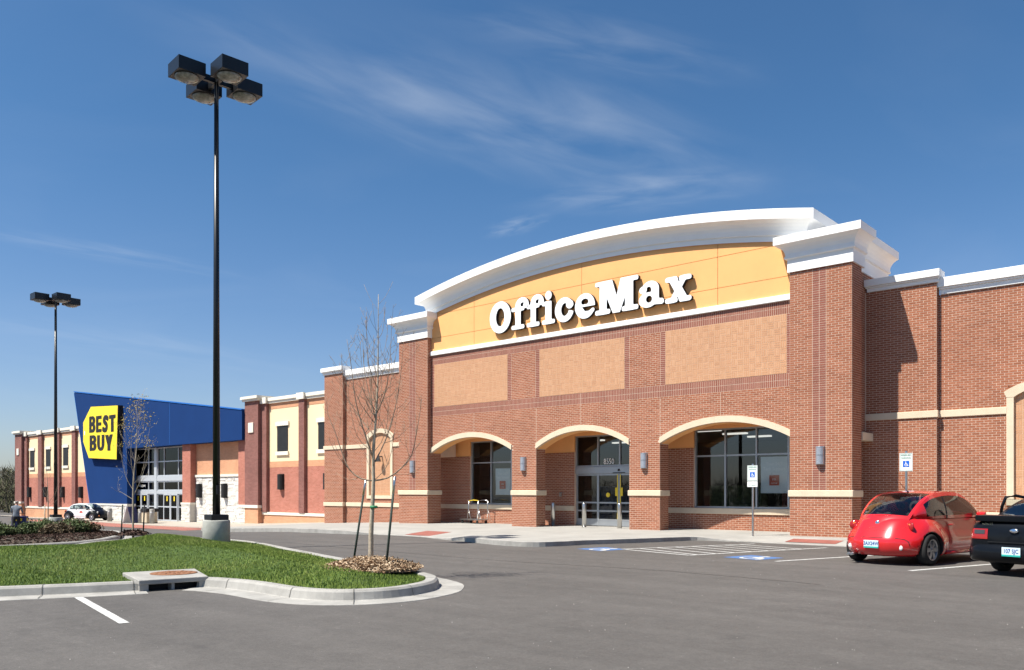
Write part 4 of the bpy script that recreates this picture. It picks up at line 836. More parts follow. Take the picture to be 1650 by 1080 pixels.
M['bbglass'] = glassmat('tinted_glass', (.16, .165, .17), .32); M['dk_louver'] = mat('dark_louver', (.018, .018, .018), .5, .2, 3)
bb = thing('electronics_store', 'brick and cream store with a slanted blue wedge front', 'store', (-70, 33, -1))
Yb, Ys, Yw = 31.2, 31.45, 31.67
def P(name, m, *q, bev=0.):
    t = MB(); t.box(*q); return fix(t.build(name, m, bb, bevel=bev))
def bayset(L0, L1, big, small, top, ctop, o1, c1, o2, bnd, gz, lights, wins):
    """one wing: layered wall, pilasters, coping, windows"""
    P('base_wall', 'bb_orange', L0, L1, Yw-.12, Yw+.3, gz-.4, bnd-.18); P('base_cap', 'bb_white', L0, L1, Yw-.17, Yw+.31, bnd-.178, bnd)
    P('red_wall', 'bb_red', L0, L1, Yw, Yw+.3, bnd+.002, o2-.002); P('orange_strip', 'bb_orange', L0, L1, Yw-.004, Yw+.3, o2, c1-.002)
    P('cream_wall', 'bb_cream', L0, L1, Yw+.01, Yw+.3, c1, o1-.002); P('orange_strip', 'bb_orange', L0, L1, Yw-.004, Yw+.3, o1, top)
    t = MB(); t.box(L0, L1, Yw-.12, Yw+.45, top+.002, top+.16); t.box(L0, L1, Yw-.2, Yw+.5, top+.162, ctop); fix(t.build('coping', 'bb_white', bb))
    for a, b in small:
        P('pilaster', 'bb_dark', a, b, Ys, Yw-.002, bnd+.002, top-.002); t = MB(); t.box(a-.1, b+.1, Ys-.12, Yw-.21, top+.01, ctop+.05); fix(t.build('pilaster_cap', 'bb_white', bb))
    for a, b in big:
        P('corner_pier', 'bb_dark', a, b, Yb, Yw+.1, bnd+.47, top+.24); P('pier_base', 'bb_orange', a, b, Yb-.002, Yw+.1, gz-.4, bnd+.27); P('pier_band', 'bb_white', a-.07, b+.07, Yb-.08, Yw, bnd+.272, bnd+.468)
        t = MB(); t.box(a-.12, b+.12, Yb-.14, Yw+.6, top+.242, top+.39); t.box(a-.22, b+.22, Yb-.24, Yw+.7, top+.392, ctop+.2); fix(t.build('pier_cap', 'bb_white', bb))
        c = (a+b)/2; P('plaque', 'bb_white', c-.32, c+.32, Yb-.07, Yb-.003, top-1.95, top-1.25, bev=.02)
    for a, b, z0, z1 in wins:
        P('louver_window', 'dk_louver', a, b, Yw-.03, Yw+.05, z0, z1); P('lintel', 'bb_white', a-.15, b+.15, Yw-.09, Yw+.02, z1+.002, z1+.27); P('sill', 'bb_white', a-.12, b+.12, Yw-.1, Yw+.02, z0-.25, z0-.002)
bayset(-50.96, -43.2, [(-52.67, -50.96)], [(-50.94, -50.33), (-46.5, -45.88)], 7.45, 7.83, 7.06, 3.46, 3.06, .0, -.87, None, [(-49.3, -48.05, 4.12, 5.86), (-44.6, -43.3, 4.12, 5.86)])
bayset(-96.6, -76.5, [(-98.6, -96.66)], [(-96.62, -95.9), (-92.7, -91.7), (-87.8, -87.1), (-84.0, -83.15)], 7.17, 7.57, 6.85, 3.2, 2.8, -.16, -1.3, None, [(-95.5, -94.3, 3.87, 5.62), (-91.1, -89.9, 3.88, 5.63), (-86.6, -85.4, 3.9, 5.65)])
sc0 = None
LB = ['first from the treeline', 'second from the treeline', 'third from the treeline', 'just beside the blue wedge'] 
SC = [(-95.4, .78, Yw, 'tall black wall light on the far brick wing, '+LB[0]), (-91.0, .8, Yw, 'tall black wall light on the far brick wing, '+LB[1]), (-86.5, .8, Yw, 'tall black wall light on the far brick wing, '+LB[2]), (-82.1, .8, Yw, 'tall black wall light '+LB[3]),
      (-48.75, 1.55, Yw, 'tall black wall light below the louver window of the nearer wing'), (-43.6, 1.55, Yw, 'tall black wall light half hidden by the red brick corner'), (-59.8, .95, Yw, 'black light on white stone near the glass doors'), (-56.1, .95, Yw, 'black light on white stone beside the lamp post')]
for x, z, y, l in SC:
    if not sc0:
        sc0 = thing('wall_light', l, 'wall light', (x, y-.02, z), group='tall black wall lights of the electronics store'); t = MB(); n = 8; t.prism([(.25*math.sin(math.pi*i/n-math.pi/2), -.05-.26*math.cos(math.pi*i/n-math.pi/2)) for i in range(n+1)], 0, 1.03, 'Z'); fix(t.build('housing', 'black_m', sc0, local=True)); t = MB(); t.box(-.27, .27, -.05, .02, -.02, 1.05); fix(t.build('back_plate', 'black', sc0, local=True))
    else: dup(sc0, (x, y-.02, z), label=l)
# wedge, header and stone base
WY = 31.0
t = MB(); t.prism([(-78.55, .33), (-70.95, .33), (-70.95, 5.04), (-52.70, 5.04), (-52.70, 7.13), (-69.9, 9.22), (-82.12, 10.69)], WY, WY+.75); fix(t.build('blue_wedge', 'bb_blue', bb))
t = MB(); t.prism([(-82.2, 10.69), (-52.7, 7.13), (-52.7, 7.21), (-82.2, 10.78)], WY-.04, WY+.9); fix(t.build('wedge_edge', 'bb_blue2', bb))
t = MB(); t.prism([(-82.14, 10.6), (-82.21, 10.6), (-78.64, .33), (-78.57, .33)], WY-.02, WY+.8); fix(t.build('wedge_side_edge', 'bb_blue2', bb))
P('wedge_joint', 'bb_blue2', -63.4, -63.37, WY-.003, WY+.01, 5.1, 8.4)
t = MB(); t.prism([(-60.5, 7.5), (-50.9, 7.5), (-50.9, 8.05), (-60.5, 7.9)], 35, 35.3); fix(t.build('rear_blue_parapet', 'bb_blue2', bb))
P('stone_core', 'ledge', -78.55, -70.9, WY+.05, WY+.7, -1.7, .30); P('stone_cap', 'bb_white', -78.6, -70.85, WY-.05, WY+.7, .18, .328)
P('brick_pier', 'bb_red', -61.9, -60.62, 31.3, 32.2, .55, 5.035); P('pier_cap_stone', 'bb_white', -62.0, -60.5, 31.2, 32.1, .40, .548); P('stone_core', 'ledge', -61.95, -60.57, 31.27, 32.1, -1.6, .40)
P('orange_wall', 'bb_orange', -60.6, -53.9, 31.75, 32.1, 2.68, 5.035); P('stone_cap', 'bb_white', -60.6, -53.9, 31.62, 32.0, 2.50, 2.678); P('stone_core', 'ledge', -60.6, -53.0, 31.74, 32.0, -1.5, 2.50); P('brick_strip', 'bb_red', -53.95, -52.68, 31.45, 31.9, .47, 5.035); P('strip_band', 'bb_white', -54.05, -52.75, 31.37, 31.6, .27, .468); P('strip_stone', 'ledge', -53.95, -52.68, 31.46, 31.9, -1.4, .268)
ls = MB()
def ledge(x0, x1, y, z0, z1):
    z = z0
    while z < z1-.02:
        h = min(rng.uniform(.09, .17), z1-z); x = x0
        while x < x1-.02:
            L_ = min(rng.uniform(.22, .65), x1-x); ls.cur = rng.random(); d = rng.uniform(.0, .035); ls.box(x+.006, x+L_-.006, y-.03-d, y+.02, z+.006, z+h-.006); x += L_
        z += h
ledge(-78.5, -70.92, WY+.05, -1.25, .17); ledge(-61.93, -60.6, 31.27, -1.1, .39); ledge(-60.55, -53.95, 31.74, -1.05, 2.49); ledge(-53.93, -52.70, 31.46, -1.0, .26)
o = fix(ls.build('ledge_stones', 'ledge', bb, attr=True)); o['kind'] = 'stuff'
# glazed entrance
GXs = [-72.9, -71.62, -69.16, -68.0]; GX2 = [-67.55, -66.37, -63.95, -61.95]
for xs_ in (GXs, GX2):
    window(bb, xs_, [2.66, 3.86, 5.03], 32.0, 'bb_frame', 'bbglass', .09, .12); window(bb, xs_, [1.47, 2.26], 32.0, 'bb_frame', 'bbglass', .09, .12)
    window(bb, [xs_[0], xs_[1]], [-1.0, .15, 1.2], 32.0, 'bb_frame', 'bbglass', .08, .12, 'side_light'); window(bb, [xs_[2], xs_[3]], [-1.0, .15, 1.2], 32.0, 'bb_frame', 'bbglass', .08, .12, 'side_light')
    md = (xs_[1]+xs_[2])/2
    for a, b in ((xs_[1], md), (md, xs_[2])):
        window(bb, [a+.02, b-.02], [-1.0, .15, 1.2], 31.93, 'bb_frame', 'bbglass', .11, .07, 'sliding_door'); P('door_sticker', 'yellow', (a+b)/2-.09, (a+b)/2+.09, 31.955, 31.96, .62, 1.0)
    P('door_header', 'bb_frame', xs_[0], xs_[-1], 31.95, 32.15, 1.205, 1.465); P('sign_band', 'bb_frame', xs_[0], xs_[-1], 31.96, 32.15, 2.265, 2.655)
P('centre_post', 'bb_frame', -68.0, -67.55, 31.93, 32.2, -1.1, 5.03)
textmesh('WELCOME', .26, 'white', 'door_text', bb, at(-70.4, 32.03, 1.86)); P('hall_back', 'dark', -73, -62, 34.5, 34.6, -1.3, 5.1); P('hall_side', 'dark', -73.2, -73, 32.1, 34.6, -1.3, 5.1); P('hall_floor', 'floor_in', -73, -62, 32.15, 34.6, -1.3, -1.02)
P('rear_block', 'bb_cream', -96.5, -43.3, 36, 70, -2, 6.9); P('rear_block', 'bb_cream', -96.5, -82.5, 32.0, 36, -2, 6.6); P('rear_block', 'bb_cream', -50.9, -43.2, 32.0, 36, -2, 6.9); P('wing_return', 'bb_red', -43.45, -43.2, Yw-.01, 40, -1.5, 7.44)
P('entry_roof', 'bb_blue', -78, -52.7, WY+.76, 36, 5.05, 5.3)
# the yellow tag sign
SY = WY-.42
tg = thing('tag_sign', 'yellow price tag shaped sign with black letters on the blue wedge', 'sign', (-74.5, SY, 4.4)); TAG = [(-77.35, 9.0), (-71.75, 8.74), (-71.98, 4.10), (-77.8, 4.36), (-79.05, 7.66), (-79.05, 5.88)]
TAGP = [TAG[0], TAG[1], TAG[2], TAG[3], TAG[5], TAG[4]]
t = MB(); t.prism(TAGP, SY+.02, WY-.002); fix(t.build('cabinet', 'black_m', tg)); cxs = sum(p[0] for p in TAGP)/6; czs = sum(p[1] for p in TAGP)/6
t = MB(); t.prism([(cxs+(x-cxs)*.985, czs+(z-czs)*.985) for x, z in TAGP], SY, SY+.019); fix(t.build('face', 'bb_yellow', tg))
t = MB(); t.box(-78.8, -78.6, SY-.006, SY-.001, 6.5, 6.86); t.build('tag_hole', 'white', tg)
def bold(ch, w, h):
    s = SDF(w, h, .06, 90); k = .3*w if ch not in 'S' else .28*w; q = .19*h
    if ch == 'B':
        s.u(s.box(0, .6*w, 0, h, .01)); s.u(s.ell(.55*w, .72*h, .42*w, .28*h)); s.u(s.ell(.57*w, .28*h, .43*w, .28*h)); s.sub(s.box(.36*w, .56*w, .64*h, .81*h, .05)); s.sub(s.box(.36*w, .58*w, .19*h, .40*h, .06))
    if ch == 'E': s.u(s.box(0, .42*w, 0, h, .01)); [s.u(s.box(0, e*w, z, z+q, .01)) for e, z in ((1, 0), (.95, (h-q)/2), (1, h-q))]
    if ch == 'S':
        pts = [(.86*w, .80*h), (.62*w, .88*h), (.40*w, .85*h), (.27*w, .72*h), (.38*w, .59*h), (.60*w, .49*h), (.73*w, .35*h), (.66*w, .18*h), (.44*w, .10*h), (.14*w, .18*h)]; pts = crom(pts, 5, False); s.u(s.line(pts, .135*w+.03*h)); s.d = np.maximum(s.d, s.box(0, w, -.02, h+.02, .02))
    if ch == 'T': s.u(s.box(.29*w, .71*w, 0, h, .01)); s.u(s.box(0, w, h-q*1.1, h, .01))
    if ch == 'U': s.u(s.box(0, w, 0, h, .42*w)); s.u(s.box(0, w, .5*h, h, .01)); s.sub(s.box(.37*w, .63*w, .2*h, 1.6*h, .13*w))
    if ch == 'Y': s.u(s.box(.31*w, .69*w, 0, .5*h, .01)); s.u(s.poly([(0, h), (.42*w, h), (.69*w, .42*h), (.31*w, .34*h)])); s.u(s.poly([(w, h), (.6*w, h), (.31*w, .42*h), (.69*w, .34*h)]))
    return s
for row, x0, x1, z0, z1 in (('BEST', -77.65, -72.2, 6.58, 8.02), ('BUY', -77.55, -72.75, 4.95, 6.32)):
    gap = .16; ws = {'B': 1.05, 'E': .92, 'S': 1.0, 'T': 1.02, 'U': 1.1, 'Y': 1.12}; tot = sum(ws[c] for c in row); sc = (x1-x0-gap*(len(row)-1))/tot; x = x0
    for ch in row:
        me = bold(ch, ws[ch]*sc, z1-z0).mesh('letter', .02, ['black_m']); me.transform(at(x, SY-.012, z0-.03*(x-x0)+.08)); newobj('letter', me, tg); x += ws[ch]*sc+gap
# posts, bin and board at its doors
cp0 = None
for (x, y), l in zip([(-70.3, 29.3), (-64.9, 28.6), (-62.9, 28.5), (-61.0, 28.5), (-66.3, 28.9)], ('grey concrete post in front of the white stone base', 'grey concrete post touching the folding board', 'grey concrete post between board and litter bin', 'grey concrete post on the far side of the litter bin', 'grey concrete post before the closed glass panel')):
    if not cp0: cp0 = thing('concrete_post', l, 'post', (x, y, g(x)+.06), group='concrete posts at the electronics store doors'); t = MB(); t.lathe([(.18, 0), (.18, 1.04), (.165, 1.08), (0, 1.09)], 16); fix(t.build('shaft', 'conc_pole', cp0, local=True)); t = MB(); t.lathe([(.184, .8), (.184, .86)], 16); fix(t.build('band', 'metal', cp0, local=True))
    else: dup(cp0, (x, y, g(x)+.06), label=l)
tb_ = thing('litter_bin', 'square beige litter bin with black lid between concrete posts', 'bin', (-61.95, 28.75, g(-62)+.07)); t = MB(); t.box(-.42, .42, -.42, .42, .05, .85); fix(t.build('body', mat('bin_beige', (.5, .42, .3), .8, .1, 8), tb_, local=True, bevel=.02)); t = MB(); t.box(-.48, .48, -.48, .48, .86, 1.12); fix(t.build('lid', 'black_m', tb_, local=True, bevel=.04)); t = MB(); t.box(-.44, .44, -.44, .44, 0, .05); fix(t.build('foot', 'black_m', tb_, local=True))
ab = thing('folding_board', 'dark blue folding sidewalk board with white edges', 'sign board', (-64.1, 28.3, g(-64)+.07), R(20)); M['navy'] = mat('navy', (.02, .03, .11), .5, .1)
for s_ in (-1, 1): t = MB(); t.prism([(s_*.45, 0), (s_*.05, 1.25), (s_*.09, 1.25), (s_*.50, 0)], -.38, .38); fix(t.build('board', 'navy' if s_ > 0 else 'white', ab, local=True))
# ---------------------------------------------------------------- lamp posts
def lamp_post(loc, label, rz):
    p = thing('lamp_post', label, 'lamp post', loc, rz, 'four-headed parking lot lamp posts'); t = MB(); t.lathe([(.345, -.35), (.345, .66), (.33, .685), (0, .69)], 32); fix(t.build('concrete_base', 'conc_pole', p, local=True))
    t = MB(); t.box(-.235, .235, -.235, .235, .69, .83); fix(t.build('base_cover', 'black', p, local=True, bevel=.01)); t = MB(); t.lathe([(.098, .83), (.055, 12.42)], 24); fix(t.build('pole', 'black', p, local=True)); t = MB(); t.box(-.05, .05, -.13, -.09, 1.35, 1.6); fix(t.build('hand_hole', 'black', p, local=True, bevel=.015))
    for k in range(4):
        a = k*math.pi/2; m_ = Matrix.Rotation(a, 4, 'Z'); t = MB(); t.box(.04, .43, -.05, .05, 12.17, 12.33); o = fix(t.build('arm', 'black', p, local=True)); o.data.transform(m_)
        t = MB(); t.box(.43, 1.13, -.35, .35, 12.09, 12.43); h = fix(t.build('lamp_head', 'black', p, local=True, bevel=.006)); h.data.transform(m_)
        t = MB(); t.lathe([(.295, 12.115), (.30, 12.085), (.31, 12.075), (.27, 12.03), (.16, 11.995), (0, 11.985)], 24, (.78, 0, 0)); q = fix(t.build('lens', M['lens'], None)); q.data.transform(m_); q.parent = h
        t = MB(); t.lathe([(.10, 12.16), (.28, 12.10)], 20, (.78, 0, 0), close=True); t.lathe([(.04, 12.10), (.06, 12.15)], 10, (.78, 0, 0)); q = fix(t.build('reflector', 'steel', None)); q.data.transform(m_); q.parent = h
    return p
M['lens'] = mat('lamp_lens', (.22, .22, .20), .12, .5, 9, .3, 20)
lamp_post((-20.3, 11.2, .03), 'tall black four-headed lamp post on the grass island', R(85)); lamp_post((-47.4, 16.95, -.62), 'farther black four-headed lamp post in the mulch bed', R(90))
# ---------------------------------------------------------------- parking signs
def psign(loc, label, extra, rz):
    s = thing('parking_sign', label, 'sign', loc, rz); t = MB(); t.tube((0, 0, -.1), (0, 0, 2.42 if not extra else 2.18), .032, n=12); fix(t.build('post', 'steel', s, local=True)); top = 2.36 if not extra else 2.14
    t = MB(); t.box(-.155, .155, -.05, -.044, top-.47, top); fix(t.build('plate', 'white', s, local=True, bevel=.003)); grn = M.get('grn') or mat('sign_green', (.05, .25, .15), .5, 0); M['grn'] = grn
    t = MB()
    for q in ((-.14, .14, top-.017, top-.010), (-.14, .14, top-.46, top-.453), (-.14, -.133, top-.452, top-.018), (.133, .14, top-.452, top-.018)): t.box(q[0], q[1], -.0525, -.0515, q[2], q[3])
    t.build('green_border', 'grn', s, local=True); textmesh('RESERVED', .062, 'grn', 'lettering', s, at(0, -.053, top-.06), local=True, sx=.85, bold=.001); textmesh('PARKING', .062, 'grn', 'lettering', s, at(0, -.053, top-.13), local=True, sx=.85, bold=.001)
    t = MB(); t.box(-.075, .075, -.0535, -.0505, top-.36, top-.20); t.build('blue_square', M['signblue'], s, local=True)
    w_ = SDF(1, 1); w_.u(w_.ell(.5, .32, .28, .28)); w_.sub(w_.ell(.5, .32, .19, .19)); w_.u(w_.ell(.44, .86, .1, .1)); w_.u(w_.line([(.45, .72), (.47, .44), (.68, .44), (.80, .16), (.88, .18)], .055))
    me = w_.mesh('emblem', .001, ['white']); me.transform(Matrix.Scale(.13, 4)); me.transform(at(-.065, -.0555, top-.345)); newobj('wheelchair_emblem', me, s, True)
    if extra:
        t = MB(); t.box(-.155, .155, -.05, -.044, top-.65, top-.485); fix(t.build('lower_plate', 'white', s, local=True, bevel=.003)); textmesh('VAN', .055, 'grn', 'lettering', s, at(0, -.053, top-.53), local=True); textmesh('ACCESSIBLE', .045, 'grn', 'lettering', s, at(0, -.053, top-.60), local=True, sx=.9)
    t = MB(); t.tube((0, 0, top+.02), (0, 0, top+.05), .036, .03, 10); fix(t.build('cap', 'steel', s, local=True))
M['signblue'] = mat('sign_blue', (.01, .12, .55), .5, 0)
psign((-11.15, 23.62, .11), 'reserved parking sign with a second small plate before the shop window', True, R(8)); psign((-6.55, 22.8, .1), 'single reserved parking sign standing behind the red car', False, R(8))
# ---------------------------------------------------------------- saplings
RT = Vector((math.cos(AZ), math.sin(AZ), 0)); FWD = Vector((-math.sin(AZ), math.cos(AZ), 0))
def bez(pts, n=10): return [Vector(p) for p in crom([tuple(q) for q in pts], max(2, n//(len(pts)-1)), False)]
def twigs(t, pts, r0, depth, rnd, dens=1.):
    """side shoots along a limb, turning upwards"""
    L = sum((b-a).length for a, b in zip(pts, pts[1:]))
    if depth == 0 or L < .12: return
    n = max(2, int(L*3.4*dens)); m = len(pts)
    for k in range(n):
        f = .18+.8*(k+rnd.random())/n; i = min(int(f*(m-1)), m-2); p = pts[i].lerp(pts[i+1], f*(m-1)-i); d = (pts[i+1]-pts[i]).normalized(); s = Vector((rnd.gauss(0, 1), rnd.gauss(0, 1), 0)); s -= d*s.dot(d); s.normalize()
        l = L*rnd.uniform(.22, .45)*(1.05-f*.6); e1 = (d*.55+s*.8+Vector((0, 0, .25))).normalized(); e2 = (e1+Vector((0, 0, .8))).normalized(); q = [p, p+e1*l*.4, p+e1*l*.55+e2*l*.45]; rr = max(r0*(1-f)*.5, .0028)
        q = bez(q, 4); t.path(q, [max(rr*(1-j/len(q)*.75), .0022) for j in range(len(q))], 4); twigs(t, q, rr, depth-1, rnd, dens)
def sapling(loc, label, trunk, limbs, r0, dens, seed, buds=0, depth=2, extra=9, group='young bare trees', k_=1.):
    trunk = [tuple(v*k_ for v in q) for q in trunk]; limbs = [([tuple(v*k_ for v in q) for q in lb], rr*.68) for lb, rr in limbs]; rnd = random.Random(seed); o = Vector(loc); root = thing('bare_sapling', label, 'tree', loc, group=group); W = lambda q: o+RT*q[0]+FWD*(q[2] if len(q) > 2 else 0)+Vector((0, 0, q[1]))
    tp = bez([W(q) for q in trunk], 20); t = MB(); t.path(tp, [max(r0*(1-.93*i/(len(tp)-1))**1.05, .004) for i in range(len(tp))], 10); t.build('trunk', 'bark', root); cr = MB(); H_ = trunk[-1][1]
    allb = []
    for lb, rr in limbs: q = bez([W(x) for x in lb], 12); cr.path(q, [max(rr*(1-.85*i/(len(q)-1)), .003) for i in range(len(q))], 6); twigs(cr, q, rr, depth, rnd, dens); allb.append(q)
    for k in range(extra):
        f = .38+.56*k/extra; i = int(f*(len(tp)-1)); a = k*2.4+rnd.random(); l = H_*(.38-.32*f)*rnd.uniform(.85, 1.2); d = Vector((math.cos(a), math.sin(a), 0)); p = tp[i]
        q = bez([p, p+d*l*.28+Vector((0, 0, l*.28)), p+d*l*.42+Vector((0, 0, l*.95)), p+d*l*.46+Vector((0, 0, l*1.35))], 9); rr = r0*.21*(1-f*.6); cr.path(q, [max(rr*(1-.85*j/(len(q)-1)), .003) for j in range(len(q))], 5); twigs(cr, q, rr, depth, rnd, dens); allb.append(q)
    twigs(cr, tp[len(tp)//2:], r0*.4, 1, rnd, dens)
    cr.build('crown', 'bark2' if buds == 0 else 'bark', root)
    if buds:
        b = MB(); M.setdefault('bud', mat('yellow_buds', (.32, .24, .06), .8, .2, 8))
        for q in allb:
            for _ in range(buds):
                p = q[-1-rnd.randrange(3)]+Vector((rnd.gauss(0, .09), rnd.gauss(0, .09), rnd.gauss(0, .12)))
                if p.z > o.z+H_*.62: e = Vector((rnd.gauss(0, 1), rnd.gauss(0, 1), rnd.gauss(0, 1))).normalized(); f_ = e.orthogonal(); b.add([p, p+e*.024, p+e*.024+f_*.016, p+f_*.02], [(0, 1, 2, 3)])
        b.build('buds', 'bud', root)['kind'] = 'stuff'
    return root
zt = g(-11.13)+.33
sapling((-11.02, 8.88, zt), 'tall bare tree with low curving side limbs between two green stakes',
  [(0, -.1), (.0, .5), (.03, 1.1), (.05, 1.62), (.05, 2.2), (.10, 2.9), (.14, 3.7), (.145, 4.5), (.15, 5.40)],
  [([(.04, 1.62), (-.20, 1.66, .02), (-.46, 1.85, .1), (-.62, 2.2, .15), (-.76, 2.62, .15), (-.92, 3.0, .2), (-.95, 3.35, .2)], .022), ([(.06, 1.62), (.35, 1.68, -.02), (.62, 1.88, .0), (.82, 2.15, .05), (.9, 2.5, .05), (.98, 3.0, .1), (1.02, 3.3, .1)], .022),
   ([(.05, 2.05), (-.12, 2.6, -.1), (-.28, 3.2, -.15), (-.36, 3.9, -.2), (-.45, 4.45, -.2)], .022), ([(.08, 2.0), (.28, 2.5, .2), (.45, 3.1, .25), (.56, 3.8, .3), (.62, 4.5, .3)], .02),
   ([(.10, 2.85), (-.05, 3.3, .2), (-.18, 3.9, .25), (-.22, 4.6, .3)], .018), ([(.12, 3.0), (.32, 3.4, -.2), (.42, 4.0, -.25), (.46, 4.9, -.25)], .018), ([(.1, 2.5), (-.3, 2.95, .3), (-.62, 3.5, .4), (-.68, 4.1, .45)], .015), ([(.13, 3.5), (.0, 3.9, -.2), (-.05, 4.5, -.22), (-.06, 5.0, -.2)], .013)],
  .046, 1.9, 3, depth=2, extra=14, k_=.83)
st0 = thing('tree_stake', 'leaning green metal stake on the lamp post side of the tall bare tree', 'stake', (-12.19, 9.40, g(-12)+.3), group='green stakes at the tall bare tree')
def stake(root, top, ln):
    b = Vector((0, 0, -.2)); t = MB(); t.path([b, b+(Vector(top)-b)*.82], .021, 5); t.build('shaft', 'stake', root, local=True); t = MB(); t.path([b+(Vector(top)-b)*.82, top], .0215, 5); t.build('bright_tip', 'steel', root, local=True)
stake(st0, RT*.24+Vector((0, 0, 1.42)), 1)
st1 = thing('tree_stake', 'leaning green metal stake on the entrance side of the tall bare tree', 'stake', (-10.61, 8.86, g(-11)+.38), group='green stakes at the tall bare tree'); stake(st1, RT*.15+Vector((0, 0, 1.36)), 1)
tie = thing('tree_tie', 'green tie wrapped around the trunk of the tall bare tree', 'tie', (-10.99, 8.90, zt+.90)); t = MB(); t.lathe([(.058, -.02), (.066, .0), (.058, .025)], 12, (.02, 0, 0)); fix(t.build('loop', 'tape', tie, local=True))
sapling((-23.2, 10.3, g(-23)+.36), 'slender pale tree with yellow buds in front of the blue wedge', [(0, -.1), (.0, .8), (.02, 1.6), (.1, 2.4), (.12, 3.1), (.18, 3.85)], [([(.02, .95), (-.3, 1.15), (-.42, 1.25), (-.4, 1.6)], .012), ([(.02, 1.2), (-.2, 1.6), (-.33, 2.2), (-.38, 2.5)], .012), ([(.03, 1.1), (.25, 1.6), (.42, 2.2), (.45, 2.5)], .012), ([(.05, 1.5), (-.05, 2.0), (-.05, 2.6), (.02, 3.2)], .012)], .03, 1.0, 5, buds=30, extra=12)
for k, (dx, l) in enumerate(((-.33, 'leaning dark stake at the budding tree, on its shrub bed side'), (.28, 'leaning dark stake at the budding tree, on its lamp post side'))):
    s_ = thing('tree_stake', l, 'stake', tuple(Vector((-23.2, 10.3, g(-23)+.33))+RT*dx), group='stakes at the budding tree'); t = MB(); t.path([(0, 0, -.1), tuple(RT*.04+Vector((0, 0, .85)))], .02, 5); t.build('shaft', 'stake' if k == 0 else 'black_m', s_, local=True)
heap('dark_mulch_ring', 'small dark mulch ring under the budding tree', (-23.2, 10.3), .42, .1, 'mulch', 260, g(-23)+.36)
# ---------------------------------------------------------------- mulch bed with shrubs
BED = [(-25.2, 3.5), (-24.6, 6.0), (-24.4, 8.0), (-24.9, 9.7), (-26.6, 11.15), (-29.5, 12.7), (-38, 16.2), (-46.3, 18.4), (-48.6, 18.0), (-48.6, 16.6), (-44, 12.6), (-38, 8.5), (-33, 4.5), (-29, 2.4), (-26.5, 2.2)]
bp = crom(BED, 5); ar = sum(bp[i][0]*bp[(i+1) % len(bp)][1]-bp[(i+1) % len(bp)][0]*bp[i][1] for i in range(len(bp))); bp = bp if ar > 0 else bp[::-1]
tag(curbring('bed_curb', bp, True, .35), kind='structure'); tag(turf('bed_soil', offs(bp, -.34), .28, 'soil', .05, 1.5, amp=.01), kind='structure')
def chipcover(n, poly):
    t = MB(); P_ = np.array(poly); X = nrg.uniform(P_[:, 0].min(), P_[:, 0].max(), n*3); Y = nrg.uniform(P_[:, 1].min(), P_[:, 1].max(), n*3); k = pip(X, Y, poly); X, Y = X[k][:n], Y[k][:n]; Z = mound(X, Y, poly, .05, 1.5, .14)
    for x, y, z in zip(X, Y, Z): d = Vector((rng.gauss(0, 1), rng.gauss(0, 1), rng.gauss(0, .4))).normalized()*rng.uniform(.025, .07); e = d.orthogonal().normalized()*rng.uniform(.008, .022); t.cur = rng.random(); p = Vector((x, y, z)); t.add([p-d, p+e, p+d, p-e], [(0, 1, 2, 3)])
    return t.build('bed_mulch', 'mulch', attr=True)
tag(chipcover(16000, offs(bp, -.2)), 'dark brown shredded mulch covering the shrub bed', 'mulch', kind='stuff')
M['leafg'] = attrmat('shrub_leaf', [(.035, .055, .018), (.06, .09, .028), (.09, .12, .04), (.13, .13, .06)], .7); M['leafb'] = attrmat('dry_shrub', [(.07, .05, .03), (.12, .085, .05), (.09, .08, .04)], .8)
def shrub(x, y, rx, h, m, label, seed):
    rnd = random.Random(seed); z = g(x)+.17; r = thing('shrub', label, 'shrub', (x, y, z), group='low shrubs in the mulch bed'); s = MB(); lf = MB()
    for k in range(60):
        a = rnd.uniform(0, 6.283); q = math.sqrt(rnd.random()); tip = Vector((x+rx*q*math.cos(a), y+rx*q*math.sin(a), z+h*(1-.55*q*q)*rnd.uniform(.75, 1.1))); b = Vector((x+.15*math.cos(a), y+.15*math.sin(a), z-.05)); mid = b.lerp(tip, .5)+Vector((0, 0, .08)); q_ = bez([b, mid, tip], 4); s.path(q_, .007, 3)
        for _ in range(70 if m == 'leafg' else 40):
            f = rnd.uniform(.35, 1.05); p = b.lerp(tip, f)+Vector((rnd.gauss(0, .07), rnd.gauss(0, .07), rnd.gauss(0, .06))); e = Vector((rnd.gauss(0, 1), rnd.gauss(0, 1), rnd.gauss(.5, 1))).normalized()*rnd.uniform(.05, .10); w_ = e.orthogonal().normalized()*.028; lf.cur = min(1, max(0, rnd.gauss(.5, .25))); lf.add([p-w_, p+w_, p+e], [(0, 1, 2)])
    s.build('stems', 'bark2', r); lf.build('foliage', m, r, attr=True)
for k, (x, y, rx, h, m, l) in enumerate([(-33.1, 10.0, .5, .40, 'leafg', 'green shrub at the frame edge, nearest the man'), (-34.7, 11.6, .55, .42, 'leafg', 'green shrub first right of the man in the mulch bed'), (-35.1, 12.25, .55, .46, 'leafg', 'tallest green shrub beside the thin sapling'), (-32.6, 11.7, .5, .36, 'leafb', 'browning shrub in front of the far lamp post base'), (-34.2, 12.85, .6, .50, 'leafg', 'round green shrub under the two-tone car'), (-34.4, 13.5, .45, .36, 'leafb', 'dry brown shrub at the tip of the mulch bed'), (-37.2, 12.9, .55, .42, 'leafg', 'low green shrub behind the thin sapling')]): shrub(x, y, rx, h, m, l, k)
